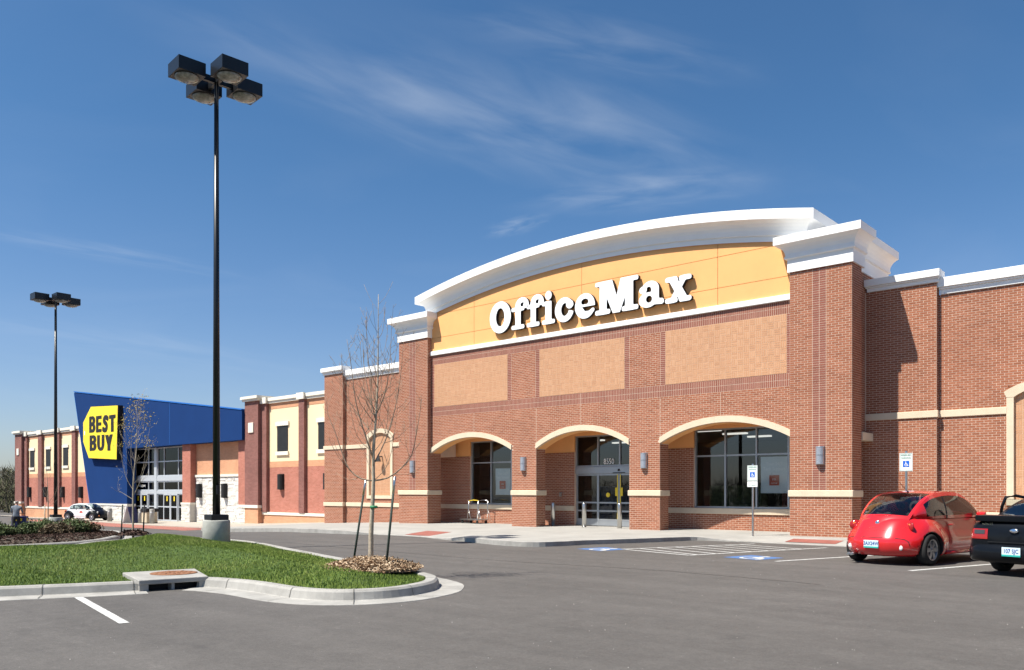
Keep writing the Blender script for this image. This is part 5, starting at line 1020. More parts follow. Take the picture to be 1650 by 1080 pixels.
sapling((-38.6, 13.5, g(-38.6)+.25), 'thin bare sapling in the mulch bed before the far lamp post', [(0, -.1), (0, .9), (.0, 1.5), (-.05, 2.4), (-.1, 3.3)], [([(0, 1.2), (.3, 1.6), (.5, 2.2), (.6, 3.0)], .014), ([(0, 1.35), (-.25, 1.8), (-.45, 2.4), (-.55, 2.9)], .013), ([(0, 1.0), (.35, 1.3), (.6, 1.7)], .011)], .032, .7, 8, extra=5, depth=1)
s_ = thing('tree_stake', 'thin wooden stake beside the sapling in the mulch bed', 'stake', tuple(Vector((-38.6, 13.5, g(-38.6)+.25))-RT*.14), group='stakes in the mulch bed'); t = MB(); t.path([(0, 0, -.1), (0, 0, 1.1)], .025, 5); t.build('shaft', 'bark', s_, local=True)
# ---------------------------------------------------------------- far wood beyond the stores and behind the parking lot
M['wood'] = attrmat('bare_wood', [(.06, .05, .035), (.10, .085, .06), (.085, .095, .04), (.13, .12, .09)], .9)
def wood(name, label, p0, p1, n, h, seed, dep=14):
    """a line of bare trees too far to count: trunks and a haze of twigs"""
    rnd = random.Random(seed); t = MB(); p0, p1 = Vector(p0), Vector(p1)
    for k in range(n):
        p = p0.lerp(p1, (k+rnd.random())/n)+Vector((rnd.gauss(0, dep/2), rnd.gauss(0, dep/2))); z = g(p.x)-.5; hh = h*rnd.uniform(.6, 1.1); b = Vector((p.x, p.y, z)); t.cur = rnd.uniform(.2, 1); t.tube(b, b+Vector((rnd.gauss(0, .4), rnd.gauss(0, .4), hh*.7)), .16, .05, 4, False)
        for _ in range(130):
            t.cur = rnd.random(); q = b+Vector((rnd.gauss(0, hh*.16), rnd.gauss(0, hh*.16), hh*rnd.uniform(.1, 1.0))); d = Vector((rnd.gauss(0, .5), rnd.gauss(0, .5), rnd.uniform(.3, 1))).normalized()*rnd.uniform(.6, 1.8); w_ = d.orthogonal().normalized()*rnd.uniform(.02, .07); t.add([q-w_, q+w_, q+d], [(0, 1, 2)])
    o = t.build(name, 'wood', attr=True); return tag(o, label, 'woodland', kind='stuff')
wood('bare_wood', 'grey bare woodland beyond the far end of the stores', (-150, 20), (-135, 75), 260, 6.6, 1)
wood('bare_wood', 'line of bare trees across the parking lot behind the viewer', (-90, -75), (70, -75), 420, 4.4, 2)
# ---------------------------------------------------------------- cars
M['chrome'] = mat('chrome', (.7, .7, .72), .12, 0, metal=1); M['alloy'] = mat('alloy', (.42, .43, .45), .32, .05, metal=.85); M['lampred'] = mat('tail_red', (.30, .010, .010), .12, .1, 20, coat=.6); M['lampor'] = mat('tail_amber', (.8, .22, .04), .12, .1, 20, coat=.6); M['lampw'] = mat('lamp_clear', (.6, .6, .6), .1, .1, coat=.6)
M['seat'] = mat('seat_cloth', (.03, .032, .035), .8, .2, 6); M['plate'] = mat('plate', (.55, .68, .72), .5, .05); M['platetxt'] = mat('plate_text', (.02, .05, .25), .5, 0); M['plategrn'] = mat('plate_green', (.02, .35, .3), .5, 0)
M['smoke'] = mat('smoked_lens', (.05, .05, .05), .2, .1, coat=.3)
def carpaint(name, c, rough=.22, coat=1., spec=.5): return mat(name, c, rough, .02, 3, coat=coat, spec=spec)
M['red'] = carpaint('red_paint', (.56, .012, .015)); M['cblack'] = carpaint('car_black', (.005, .006, .008), .30, .25, .10); M['cwhite'] = carpaint('car_white', (.75, .76, .76))
def evalmesh(o):
    dg = bpy.context.evaluated_depsgraph_get(); me = bpy.data.meshes.new_from_object(o.evaluated_get(dg)); return me
SEC = [(0, 0), (.70, 0), (.90, .035), (.965, .12), (1, .34), (1, .56), (.985, .78), (.95, .91), (.88, .975), (.70, 1.0), (.38, 1.02), (0, 1.03)]
def hull(name, sts, paint, root, wheels, wr, sec=SEC, sub=2):
    t = MB(); rows = []
    for y, hw, zb, zt in sts:
        half = [(hw*a, y, zb+(zt-zb)*b) for a, b in sec]; rows.append(half+[(-x, yy, z) for x, yy, z in half[-2:0:-1]])
    n = len(rows[0])
    for r0, r1 in zip(rows, rows[1:]): t.add(r0+r1, [(k, (k+1) % n, n+(k+1) % n, n+k) for k in range(n)], True)
    t.add(rows[0], [tuple(range(n))], True); t.add(rows[-1], [tuple(range(n-1, -1, -1))], True)
    me = t.mesh(name, [paint, 'black_m']); bm = bmesh.new(); bm.from_mesh(me); bmesh.ops.remove_doubles(bm, verts=bm.verts, dist=1e-4); bmesh.ops.recalc_face_normals(bm, faces=bm.faces); bm.to_mesh(me); bm.free()
    o = bpy.data.objects.new(name, me); C.objects.link(o); s = o.modifiers.new('s', 'SUBSURF'); s.levels = sub; s.render_levels = sub
    cut = MB()
    for y, z in wheels:
        for sd in (-1, 1): cut.lathe([(wr, sd*.52), (wr, sd*1.1)], 32, (0, y, z), 'X')
    cm = cut.mesh('cut', ['black_m']); recalc(cm); c = bpy.data.objects.new('cut', cm); C.objects.link(c); b = o.modifiers.new('b', 'BOOLEAN'); b.operation = 'DIFFERENCE'; b.object = c; b.solver = 'EXACT'
    try: b.material_mode = 'TRANSFER'
    except Exception: pass
    m2 = evalmesh(o); C.objects.unlink(o); C.objects.unlink(c); bpy.data.objects.remove(o); bpy.data.objects.remove(c)
    m2.materials.clear(); m2.materials.append(M[paint]); m2.materials.append(M['black_m'])
    for p in m2.polygons:
        c_ = p.center; cutf = any(abs(math.hypot(c_.y-y, c_.z-z)-wr) < .02 and abs(c_.x) > .5 for y, z in wheels) or any(math.hypot(c_.y-y, c_.z-z) < wr and abs(abs(c_.x)-.52) < .01 for y, z in wheels)
        p.material_index = 1 if cutf else 0; p.use_smooth = not cutf
    return newobj(name, m2, root, True)
def cabin(root, prof, belt, paint, rear, front, sidewin, vsplit=.86, bw_=.17, names=('rear_window', 'windscreen'), roofm=None, pillar=None):
    """prof: (y, z, halfwidth) along the roof line; belt: (halfwidth, z). Faces are sorted into paint and glass parts."""
    pf = crom([tuple(p) for p in prof], 8, False); n = len(pf); vs = [-1, -vsplit, -.6, -.3, 0, .3, .6, vsplit, 1]
    def crown(v): return 1-.06*v*v
    def bow(y, v): return -math.copysign(bw_*min(1, max(0, (abs(y)-.8)/.9))*v*v, y)
    top = [[(hw*v, y+bow(y, v), z-.035*v*v) for v in vs] for y, z, hw in pf]
    parts = {}
    def put(key, quad): parts.setdefault(key, MB()).add(quad, [(0, 1, 2, 3)], True)
    for i in range(n-1):
        ym = (pf[i][0]+pf[i+1][0])/2
        for k in range(8):
            key = 'roof'
            if 1 <= k <= 6:
                if rear[0] < ym < rear[1]: key = names[0]
                elif front[0] < ym < front[1]: key = names[1]
            put(key, [top[i][k], top[i+1][k], top[i+1][k+1], top[i][k+1]])
    fr = [0, .12, .3, .5, .7, .86, 1.0]; bw, bz = belt
    for sd in (-1, 1):
        rows = []
        for y, z, hw in pf:
            x1, z1 = hw, z-.035; bq = bw(y) if callable(bw) else bw; bwe = hw+(bq-hw)*min(1, max(0, (z1-bz+.01)/.10)); rows.append([(sd*(bwe+(x1-bwe)*f+.035*math.sin(math.pi*f)*(1 if z1 > bz+.1 else 0)), y+bow(y, 1), min(bz, z1-.002)+(max(z1, bz)-bz+.002 if z1 > bz else .002)*f) for f in fr])
        for i in range(n-1):
            ym = (pf[i][0]+pf[i+1][0])/2; zm = (pf[i][1]+pf[i+1][1])/2
            for k in range(6):
                key = 'cabin_side'
                for nm, a, b in sidewin:
                    if a < ym < b and 1 <= k <= 4 and zm > bz+.16: key = nm+('L' if sd < 0 else 'R')
                if pillar and pillar[0] < ym < pillar[1] and k <= 4: key = 'door_pillar'
                q = [rows[i][k], rows[i+1][k], rows[i+1][k+1], rows[i][k+1]]; put(key, q if sd > 0 else q[::-1])
    for k, t in parts.items():
        gl = k not in ('roof', 'cabin_side', 'door_pillar'); nm = k[:-1] if k.endswith(('L', 'R')) else k
        me = t.mesh(nm, 'carglass' if gl else 'black_m' if k == 'door_pillar' else (roofm or paint)); bm = bmesh.new(); bm.from_mesh(me); bmesh.ops.remove_doubles(bm, verts=bm.verts, dist=1e-4); bmesh.ops.recalc_face_normals(bm, faces=bm.faces); bm.to_mesh(me); bm.free(); newobj(nm, me, root, True)
def wheel(root, x, y, r, w, spokes=6):
    sd = 1 if x > 0 else -1; t = MB(); h = w/2
    t.lathe([(r*.66, -h*.9), (r*.90, -h), (r*.975, -h*.8), (r, -h*.45), (r, h*.45), (r*.975, h*.8), (r*.90, h), (r*.66, h*.9), (r*.66, -h*.9)], 32, (x, y, r), 'X', close=True); ty = fix(t.build('wheel', 'rubber', root, local=True))
    t = MB(); t.lathe([(r*.66, h*.92*sd), (r*.60, h*.8*sd), (r*.60, -h*.2*sd), (.02, -h*.2*sd)], 32, (x, y, r), 'X', close=True); q = fix(t.build('rim_barrel', 'frame_dark', None)); q.parent = ty
    t = MB(); t.lathe([(r*.675, h*.95*sd), (r*.62, h*.97*sd), (r*.60, h*.85*sd)], 32, (x, y, r), 'X', close=True); t.lathe([(r*.16, h*.2*sd), (r*.16, h*.86*sd), (0, h*.9*sd)], 16, (x, y, r), 'X', close=True)
    for k in range(spokes):
        a = 2*math.pi*k/spokes; c, s = math.cos(a), math.sin(a); w0, w1 = r*.10, r*.15; xo, xi = x+h*.86*sd, x+h*.55*sd
        def pt(rr, ww, xx): return (xx, y+rr*c-ww*s, r+rr*s+ww*c)
        t.add([pt(r*.1, -w0, xo), pt(r*.1, w0, xo), pt(r*.63, w1, xo), pt(r*.63, -w1, xo), pt(r*.1, -w0, xi), pt(r*.1, w0, xi), pt(r*.63, w1, xi), pt(r*.63, -w1, xi)], [(0, 1, 2, 3), (0, 4, 5, 1), (1, 5, 6, 2), (3, 2, 6, 7), (0, 3, 7, 4)])
    q = fix(t.build('rim', 'alloy', None)); q.parent = ty
    return ty
def blob(root, name, m, c, r, rot=0., n=16):
    t = MB(); t.lathe([(r[0]*math.cos(a), r[1]*math.sin(a)) for a in [math.pi*(i/8-.5) for i in range(9)]], n, (0, 0, 0), 'Y'); o = fix(t.build(name, m, root, local=True)); o.data.transform(Matrix.Translation(c) @ Matrix.Rotation(rot, 4, 'Z') @ Matrix.Diagonal((1, 1, r[2]/r[0], 1))); return o
def seats(root, ys, z=.45, xs_=(-.36, .36), back=.62, hr=True):
    for y in ys:
        for x in xs_:
            t = MB(); t.box(x-.24, x+.24, y-.05, y+.45, z-.15, z+.05); t.add([(x-.24, y-.05, z), (x+.24, y-.05, z), (x+.2, y-.22, z+back), (x-.2, y-.22, z+back), (x-.24, y-.17, z), (x+.24, y-.17, z), (x+.2, y-.3, z+back), (x-.2, y-.3, z+back)], [(0, 1, 2, 3), (4, 7, 6, 5), (0, 4, 5, 1), (3, 2, 6, 7), (0, 3, 7, 4), (1, 5, 6, 2)]); s = fix(t.build('seat', 'seat', root, local=True, bevel=.04))
            if hr: t = MB(); t.lathe([(.07, -.035), (.115, -.03), (.13, 0), (.115, .03), (.07, .035)], 16, (x, y-.28, z+back+.12), 'Y', close=True); q = fix(t.build('head_rest', 'seat', None)); q.parent = s
def plate(root, y, z, txt, w=.31, h=.155, rot=0.):
    t = MB(); t.box(-w/2, w/2, y-.012, y, z-h/2, z+h/2); p = fix(t.build('number_plate', 'plate', root, local=True)); t = MB(); t.box(-w/2, w/2, y-.0135, y-.011, z-h/2, z-h/2+.03); q = t.build('green_stripe', 'plategrn', None); q.parent = p
    q = textmesh(txt, .10, 'platetxt', 'plate_text', None, at(0, y-.015, z+.01), sx=.80, bold=.002); q.parent = p
def bumper(root, y, hw, z0, z1, dep, paint, name='bumper', side=.55, n=20, bulge=.03):
    rows = []
    for k in range(n+1):
        s = -1+2*k/n; a = s*math.pi/2; x = hw*math.copysign(abs(math.sin(a))**.62, s); yy = y+math.copysign(1, -y)*dep*(1-abs(math.cos(a))**.62); row = []
        for f, b in ((0, -.05), (.08, 0), (.35, bulge), (.65, bulge), (.9, 0), (1, -.06)): row.append((x*(1+b*.25), yy+math.copysign(1, y)*b, z0+(z1-z0)*f))
        rows.append(row)
    t = MB(); t.grid(rows); return fix(t.build(name, paint, root, local=True))
LEV = [(.165, .66, 1.80, 1.82), (.18, .725, 1.90, 1.90), (.23, .765, 1.975, 1.95), (.32, .785, 2.02, 1.985), (.42, .79, 2.04, 2.0), (.50, .788, 2.035, 1.99), (.56, .78, 2.005, 1.95), (.64, .765, 1.955, 1.88), (.72, .748, 1.90, 1.78), (.80, .735, 1.84, 1.66), (.87, .725, 1.78, 1.52), (.915, .715, 1.735, 1.42), (.94, .68, 1.68, 1.34), (.95, .58, 1.58, 1.2)]
def bubble_hull(root, paint, fend):
    """rounded lower body: plan outlines stacked by height, swelling over the wheels"""
    N = 96; t = MB(); rows = []
    for z, hw, rr, ff in LEV:
        row = []
        for k in range(N):
            a = 2*math.pi*(k+.5)/N; c, s = math.cos(a), math.sin(a); n = 3.5; m = (abs(c)**n+abs(s)**n)**(-1/n); x = hw*c*m; y = (ff if s > 0 else rr)*s*m; sw = 0
            for y0, o_ in ((-1.255, -1), (1.255, 1)):
                dy = (y-y0)/(1.22 if (y-y0)*o_ > 0 else 1.0); r = math.hypot(dy, z-.30); q = min(1, max(0, (.66-r)/.20)); sw = max(sw, q*q*(3-2*q))
            f = min(1, max(0, (abs(x)-.42)/.25)); x += math.copysign(.118*sw*f, x); row.append((x, y, z))
        rows.append(row)
    for r0, r1 in zip(rows, rows[1:]): t.add(r0+r1, [(k, (k+1) % N, N+(k+1) % N, N+k) for k in range(N)], True)
    t.add(rows[0], [tuple(range(N-1, -1, -1))]); t.add(rows[-1], [tuple(range(N))], True)
    me = t.mesh('body', [paint, 'black_m', fend]); bm = bmesh.new(); bm.from_mesh(me); bmesh.ops.remove_doubles(bm, verts=bm.verts, dist=1e-4); bmesh.ops.recalc_face_normals(bm, faces=bm.faces); bm.to_mesh(me); bm.free()
    o = bpy.data.objects.new('body', me); C.objects.link(o); sb = o.modifiers.new('s', 'SUBSURF'); sb.levels = 1; sb.render_levels = 1; cut = MB(); wr = .355
    for y in (-1.255, 1.255):
        for sd in (-1, 1): cut.lathe([(wr, sd*.56), (wr, sd*1.2)], 40, (0, y, .315), 'X')
    cm = cut.mesh('cut', ['black_m']); recalc(cm); c_ = bpy.data.objects.new('cut', cm); C.objects.link(c_); b = o.modifiers.new('b', 'BOOLEAN'); b.operation = 'DIFFERENCE'; b.object = c_; b.solver = 'EXACT'
    m2 = evalmesh(o); C.objects.unlink(o); C.objects.unlink(c_); bpy.data.objects.remove(o); bpy.data.objects.remove(c_); m2.materials.clear(); [m2.materials.append(M[k]) for k in (paint, 'black_m', fend)]
    for p in m2.polygons:
        q = p.center; d = [math.hypot(q.y-y, q.z-.315) for y in (-1.255, 1.255)]; cutf = min(d) < wr+.004 and (abs(abs(q.x)-.56) < .01 or abs(min(d)-wr) < .006) and q.z > .1
        fe = min(math.hypot((q.y-y)/1.2, q.z-.30) for y in (-1.255, 1.255)) < .57 or abs(q.y) > 1.72
        p.material_index = 1 if cutf else 2 if fe else 0; p.use_smooth = not cutf
    return newobj('body', m2, root, True)
from mathutils.bvhtree import BVHTree
def onto(*os_):
    V, F = [], []
    for o in os_: b = len(V); V += [tuple(v.co) for v in o.data.vertices]; F += [tuple(b+i for i in p.vertices) for p in o.data.polygons]
    return BVHTree.FromPolygons(V, F)
def beetle(label, loc, heading, body, fend, hood, txt, group):
    r = thing('hatchback_car', label, 'car', loc, -heading, group)
    bd = bubble_hull(r, body, fend)
    prof = [(-1.92, .60, .40), (-1.87, .74, .46), (-1.78, .88, .51), (-1.63, 1.035, .54), (-1.31, 1.245, .56), (-.92, 1.40, .565), (-.45, 1.482, .565), (0, 1.498, .57), (.4, 1.455, .575), (.8, 1.30, .60), (1.12, 1.09, .64), (1.3, .95, .66), (1.5, .88, .60), (1.72, .77, .48), (1.86, .64, .34)]
    cabin(r, prof, (lambda y: max(.45, .722*(1-min(.97, abs(y)/(1.80 if y < 0 else 1.62))**3.5)**.2857), .925), body, (-1.66, -.66), (.52, 1.24), [('quarter_window', -1.22, -.46), ('door_window', -.38, .98)], vsplit=.90, pillar=(-.46, -.38))
    dome = [q for q in r.children if q.name.split('.')[0] in ('roof', 'cabin_side', 'rear_window')]; T = onto(bd, *dome)
    def back(x, z, d=.0):
        h = T.ray_cast(Vector((x, -4, z)), Vector((0, 1, 0)))[0]; return Vector((x, (h.y if h else -1.9)-d, z))
    def side(sd, y, z, d=.0):
        h = T.ray_cast(Vector((sd*3, y, z)), Vector((-sd, 0, 0)))[0]; return Vector(((h.x if h else sd*.75)+sd*d, y, z))
    for x in (-.745, .745):
        for y in (-1.255, 1.255): wheel(r, x, y, .315, .205, 6)
    t = MB(); t.path([back(x, z, -.001) for x, z in [(-.60, .93), (-.585, .84), (-.53, .76), (-.42, .715), (-.2, .695), (0, .69), (.2, .695), (.42, .715), (.53, .76), (.585, .84), (.60, .93)]], .0045, 4); t.build('hatch_gap', 'black_m', r, local=True)
    t = MB(); t.path([back(x, z, -.006) for x, z in [(-.66, .40), (-.64, .48), (-.58, .525), (-.45, .545), (-.2, .55), (0, .55), (.2, .55), (.45, .545), (.58, .525), (.64, .48), (.66, .40)]], .011, 5); t.build('bumper_groove', 'black_m', r, local=True)
    for sd in (-1, 1):
        p = back(sd*.575, .775); L = blob(r, 'tail_lamp', 'lampred', p+Vector((0, .012, 0)), (.128, .038, .108), -sd*.5); q = blob(r, 'amber_lens', 'lampor', p+Vector((sd*.012, .006, .032)), (.095, .036, .055), -sd*.5); q.parent = L
        p = back(sd*.53, .36); blob(r, 'reverse_lamp', 'lampw', p, (.052, .02, .052), -sd*.3); blob(r, 'head_lamp', 'lampw', (sd*.56, 1.64, .70), (.115, .06, .105), sd*.5); blob(r, 'indicator', 'lampor', (sd*.60, 1.82, .42), (.07, .05, .035), sd*.6)
        t = MB(); t.path([side(sd, -.62, .23, .0), side(sd, 0, .225, .0), side(sd, .66, .23, .0)], .035, 8); fix(t.build('sill', body, r, local=True))
        t = MB(); t.path([side(sd, -.43+.05*max(0, .45-z), z, -.001) for z in (.26, .4, .55, .7, .85, .91)], .004, 4); t.path([side(sd, .80, z, -.001) for z in (.26, .4, .55, .7, .85, .91)], .004, 4); t.build('door_gap', 'black_m', r, local=True)
        t = MB(); h0 = side(sd, -.30, .79); t.path([h0+Vector((0, -.09, 0)), h0+Vector((sd*.035, -.05, .005)), h0+Vector((sd*.035, .05, .005)), h0+Vector((0, .09, 0))], .013, 6); fix(t.build('door_handle', body, r, local=True))
        t = MB(); t.box(-.09, .09, -.05, .05, -.06, .06); m_ = fix(t.build('wing_mirror', hood, r, local=True, bevel=.03)); m_.data.transform(Matrix.Translation((sd*.84, .82, .98)))
    p = back(0, .42); plate(r, p.y-.005, .42, txt)
    p = back(0, .84); blob(r, 'badge', 'chrome', p, (.05, .015, .05)); p = back(-.06, .745); textmesh('BEETLE', .042, 'chrome', 'badge_text', r, at(-.06, p.y-.006, .745), local=True)
    t = MB(); [t.lathe([(.03, -2.05), (.03, -1.85)], 12, (x, 0, .20), 'Y') for x in (-.50, -.43)]; fix(t.build('exhaust', 'steel', r, local=True))
    t = MB(); t.path([(0, -.62, 1.47), (0, -.95, 1.66)], .005, 5); t.lathe([(.03, 0), (.015, .03)], 8, (0, -.62, 1.455)); fix(t.build('antenna', 'black_m', r, local=True))
    t = MB(); t.path([back(x, .985, -.002) for x in (-.2, -.1, 0, .1, .2)], .008, 5); t.build('brake_light_slot', 'lampred', r, local=True)
    seats(r, (-.72, .15), .42); t = MB(); t.box(-.64, .64, -1.5, 1.2, .3, .42); t.box(-.62, .62, .95, 1.2, .42, .95); fix(t.build('cabin_floor', 'seat', r, local=True)); t = MB(); t.path([(-.36+.18*math.cos(a), .72+.06*math.sin(a), .92+.17*math.sin(a)) for a in [2*math.pi*k/16 for k in range(17)]], .014, 5); t.build('steering_wheel', 'seat', r, local=True)
    return r
HD = R(18)
beetle('red rounded two-door hatchback parked with its back to the lot', (-5.20, 19.258, .0), R(12), 'red', 'red', 'red', '3AX24W', 'cars parked before the stores')
bwc = beetle('two-tone white and black rounded hatchback in front of the blue wedge', (-75.2, 29.4, g(-75.2)+.08), R(64), 'cwhite', 'cblack', 'cblack', 'GEEK', 'cars parked before the stores')
t = MB(); t.lathe([(.17, 0), (.17, .006)], 18, (.755, .1, .66), 'X'); fix(t.build('door_disc', M['bannerred'], bwc, local=True))
t = MB(); t.grid([[(x*(1-.18*j/5), 1.13+.84*j/5, [1.115, .962, .915, .842, .745, .55][j]-.06*(x/.62)**2) for x in (-.62, -.4, -.2, 0, .2, .4, .62)] for j in range(6)]); fix(t.build('bonnet', 'cblack', bwc, local=True))
for q in bwc.children:
    if q.name.startswith('number_plate'): pass
# black saloon with an open door
sdn = thing('saloon_car', 'black four-door saloon with its door open next to the red car', 'car', (-2.22, 18.66, 0), -HD, 'cars parked before the stores')
SBODY = hull('body', [(-2.40, .62, .36, .66), (-2.38, .76, .27, .84), (-2.30, .82, .22, .955), (-2.1, .855, .2, .985), (-1.5, .875, .19, .97), (-1.0, .88, .19, .94), (0, .88, .19, .93), (1.0, .88, .19, .92), (1.5, .87, .19, .90), (2.0, .84, .2, .82), (2.3, .76, .24, .72), (2.42, .6, .3, .6)], 'cblack', sdn, [(-1.36, .315), (1.36, .315)], .36)
cabin(sdn, [(-1.96, .965, .74), (-1.66, 1.09, .70), (-1.24, 1.29, .63), (-.88, 1.39, .59), (-.4, 1.425, .555), (.1, 1.425, .555), (.5, 1.36, .565), (.9, 1.18, .60), (1.25, .98, .66), (1.4, .91, .68)], (.83, .92), 'cblack', (-1.92, -.98), (.52, 1.2), [('rear_door_window', -.95, -.12), ('front_door_window', -.04, .9)], vsplit=.90, bw_=.05)
for x in (-.77, .77):
    for y in (-1.36, 1.36): wheel(sdn, x, y, .315, .205, 8)
bumper(sdn, -2.46, .90, .24, .56, .5, 'cblack'); bumper(sdn, 2.46, .88, .24, .5, .5, 'cblack', name='front_bumper')
SB = onto(SBODY)
def lamp_patch(xs_, zs_, d):
    out = []
    for z in zs_:
        row = []
        for x in xs_:
            h = SB.ray_cast(Vector((x, -4, z)), Vector((0, 1, 0)))[0]; row.append((x, (h.y if h else -2.2)-d, z))
        out.append(row)
    return out
for sd in (-1, 1):
    xs_ = [sd*x for x in (.46, .51, .57, .63, .70, .76, .80, .825)]; L = MB(); L.grid(lamp_patch(xs_, (.64, .68, .74, .79, .82), .010)); o = fix(L.build('tail_lamp', 'lampred', sdn, local=True))
    L = MB(); L.grid(lamp_patch(xs_[1:5], (.73, .76, .785, .80), .016)); q = fix(L.build('reverse_lens', M['smoke'], None)); q.parent = o; L = MB(); L.grid(lamp_patch(xs_[5:], (.73, .76, .785, .80), .016)); q = fix(L.build('amber_lens', 'lampor', None)); q.parent = o
t = MB(); t.add([(x*.70, y, z) for x in (-1, 1) for y, z in ((-2.37, .95), (-2.05, .95), (-2.05, 1.06), (-2.37, 1.055))], [(0, 1, 2, 3), (4, 7, 6, 5), (0, 4, 5, 1), (1, 5, 6, 2), (2, 6, 7, 3), (3, 7, 4, 0)]); fix(t.build('spoiler', 'cblack', sdn, local=True, bevel=.012))
plate(sdn, -2.50, .44, '107 SJC'); blob(sdn, 'badge', 'chrome', (0, -2.415, .80), (.075, .015, .04)); textmesh('malibu LS', .05, 'chrome', 'badge_text', sdn, at(-.47, -2.385, .905), local=True); t = MB(); t.box(-.45, .45, -2.425, -2.415, .592, .60); fix(t.build('trunk_seam', 'black_m', sdn, local=True))
seats(sdn, (-.85, .25), .42); t = MB(); t.box(-.78, .78, -1.6, 1.3, .26, .38); t.box(-.74, .74, 1.0, 1.3, .38, .92); t.box(-.6, .6, -1.65, -1.35, .8, .95); fix(t.build('cabin_floor', 'seat', sdn, local=True))
t = MB(); t.lathe([(.028, -2.42), (.028, -2.1)], 10, (.5, 0, .25), 'Y'); fix(t.build('exhaust', 'steel', sdn, local=True))
# open front-left door, hinged at its front edge
dm = Matrix.Translation((-.90, .92, 0)) @ Matrix.Rotation(R(-62), 4, 'Z')
t = MB(); t.add([(x, y, z) for x in (-.03, .05) for y, z in ((0, .28), (-1.02, .28), (-1.05, .92), (0, .92))], [(0, 1, 2, 3), (7, 6, 5, 4), (0, 4, 5, 1), (1, 5, 6, 2), (2, 6, 7, 3), (3, 7, 4, 0)]); d_ = fix(t.build('door', 'cblack', sdn, local=True, bevel=.02)); d_.data.transform(dm)
t = MB(); t.path([(.0, -1.03, .92), (.06, -1.0, 1.16), (.12, -.93, 1.36), (.14, -.75, 1.385), (.12, -.5, 1.33), (.06, -.2, 1.10), (.0, .0, .94)], .034, 5); q = fix(t.build('window_frame', 'cblack', None)); q.parent = d_; q.data.transform(dm)
t = MB(); t.add([(.0, -1.0, .92), (.10, -.93, 1.34), (.11, -.5, 1.31), (0, -.02, .92)], [(0, 1, 2, 3)]); q = fix(t.build('door_glass', 'carglass', None)); q.parent = d_; q.data.transform(dm)
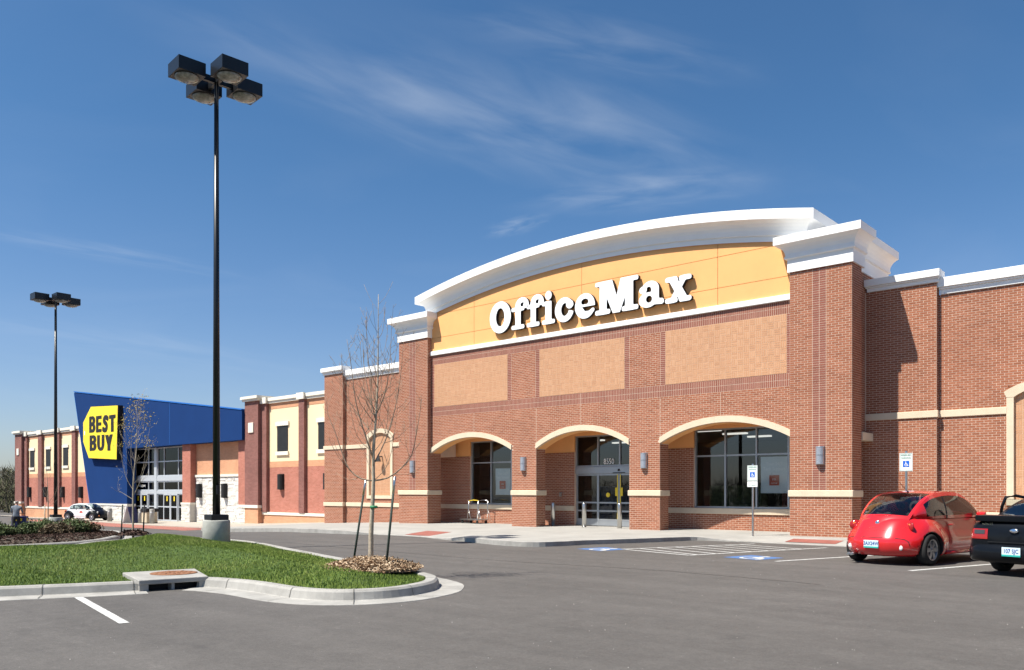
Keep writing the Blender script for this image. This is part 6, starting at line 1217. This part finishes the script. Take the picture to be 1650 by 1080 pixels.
# ---------------------------------------------------------------- man with a cart at the far end
def man(loc, rz):
    M['skin'] = mat('skin', (.50, .27, .19), .6, .06, 5); M['shirt'] = mat('grey_shirt', (.16, .18, .21), .9, .25, 12); M['trouser'] = mat('dark_trousers', (.015, .015, .018), .9, .2, 10); M['hair'] = mat('grey_hair', (.30, .27, .24), .9, .2, 20)
    r = thing('person', 'balding man in a grey shirt and dark trousers pushing a blue box cart', 'person', loc, rz)
    V = [(0, 0, .93, .15, .12), (0, .02, 1.10, .155, .12), (0, .04, 1.28, .175, .125), (0, .07, 1.43, .17, .10), (0, .10, 1.52, .06, .06), (0, .13, 1.58, .058, .06), (0, .15, 1.66, .078, .092), (0, .14, 1.74, .065, .078),
         (.20, .07, 1.42, .07, .07), (.25, .17, 1.18, .05, .05), (.20, .42, 1.12, .04, .04), (.19, .49, 1.12, .036, .028), (-.20, .07, 1.42, .07, .07), (-.25, .17, 1.18, .05, .05), (-.20, .42, 1.12, .04, .04), (-.19, .49, 1.12, .036, .028),
         (.10, 0, .86, .10, .10), (.11, .10, .50, .07, .075), (.11, .02, .10, .045, .05), (.11, .14, .045, .045, .035), (-.10, 0, .86, .10, .10), (-.11, -.06, .50, .07, .075), (-.11, -.26, .12, .045, .05), (-.11, -.15, .045, .045, .035)]
    E = [(0, 1), (1, 2), (2, 3), (3, 4), (4, 5), (5, 6), (6, 7), (3, 8), (8, 9), (9, 10), (10, 11), (3, 12), (12, 13), (13, 14), (14, 15), (0, 16), (16, 17), (17, 18), (18, 19), (0, 20), (20, 21), (21, 22), (22, 23)]
    me = bpy.data.meshes.new('body'); me.from_pydata([v[:3] for v in V], E, []); o = bpy.data.objects.new('body', me); C.objects.link(o); sk = o.modifiers.new('sk', 'SKIN'); sk.use_smooth_shade = True
    for d, v in zip(me.skin_vertices[0].data, V): d.radius = v[3:5]
    me.skin_vertices[0].data[0].use_root = True; s = o.modifiers.new('s', 'SUBSURF'); s.levels = 2; s.render_levels = 2; m2 = evalmesh(o); C.objects.unlink(o); bpy.data.objects.remove(o); m2.materials.clear()
    for k in ('shirt', 'trouser', 'skin', 'black_m'): m2.materials.append(M[k])
    for p in m2.polygons:
        c = p.center; p.use_smooth = True; p.material_index = 3 if c.z < .09 else 1 if c.z < .95 and abs(c.x) < .24 and c.y < .3 else 2 if c.z > 1.53 or (c.y > .22 and abs(c.x) > .12) else 0
    newobj('body', m2, r, True)
    t = MB(); t.lathe([(.088*math.cos(a), .075*math.sin(a)) for a in [math.pi*(i/6*.5) for i in range(-1, 4)]], 14, (0, .115, 1.69)); fix(t.build('hair', 'hair', r, local=True)); t = MB(); t.tube((0, .23, 1.67), (0, .255, 1.645), .012, .016, 6); fix(t.build('nose', 'skin', r, local=True))
    for sd in (-1, 1):
        t = MB(); t.lathe([(.001, -.008), (.013, 0), (.001, .008)], 8, (sd*.032, .232, 1.695), 'Y', close=True); fix(t.build('eye', 'black_m', r, local=True)); t = MB(); t.lathe([(.02, -.01), (.028, 0), (.02, .01)], 8, (sd*.083, .14, 1.675), 'X'); fix(t.build('ear', 'skin', r, local=True))
        for k in range(5):
            t = MB(); xx = sd*.19+(k-2)*.018 if k < 4 else sd*.19-sd*.035; t.path([(xx, .50, 1.125), (xx, .545 if k < 4 else .52, 1.12), (xx, .56 if k < 4 else .535, 1.095 if k < 4 else 1.10)], [.0095, .009, .007], 5); fix(t.build('finger', 'skin', r, local=True))
    return r
pa = R(60); man((-48.0, 15.25, g(-48)), pa)
ct2 = thing('blue_box_cart', 'dark blue box cart with a yellow label pushed by the man', 'cart', (-48.0-.80*math.sin(pa), 15.25+.80*math.cos(pa), g(-48.6)), pa); t = MB(); t.box(-.34, .34, -.28, .28, .12, .95); fix(t.build('box', 'navy', ct2, local=True, bevel=.02))
t = MB(); t.box(.341, .345, -.14, .14, .70, .84); t.box(-.16, .16, -.285, -.281, .70, .84); fix(t.build('yellow_label', 'yellow', ct2, local=True)); t = MB(); t.path([(-.3, -.26, .9), (-.3, -.30, 1.10), (.3, -.30, 1.10), (.3, -.26, .9)], .015, 6); fix(t.build('handle', 'black_m', ct2, local=True))
for x in (-.28, .28):
    for y in (-.22, .22): t = MB(); t.lathe([(.06, -.02), (.06, .02)], 12, (x, y, .06), 'X'); t.box(x-.015, x+.015, y-.02, y+.02, .08, .13); fix(t.build('caster', 'rubber', ct2, local=True))
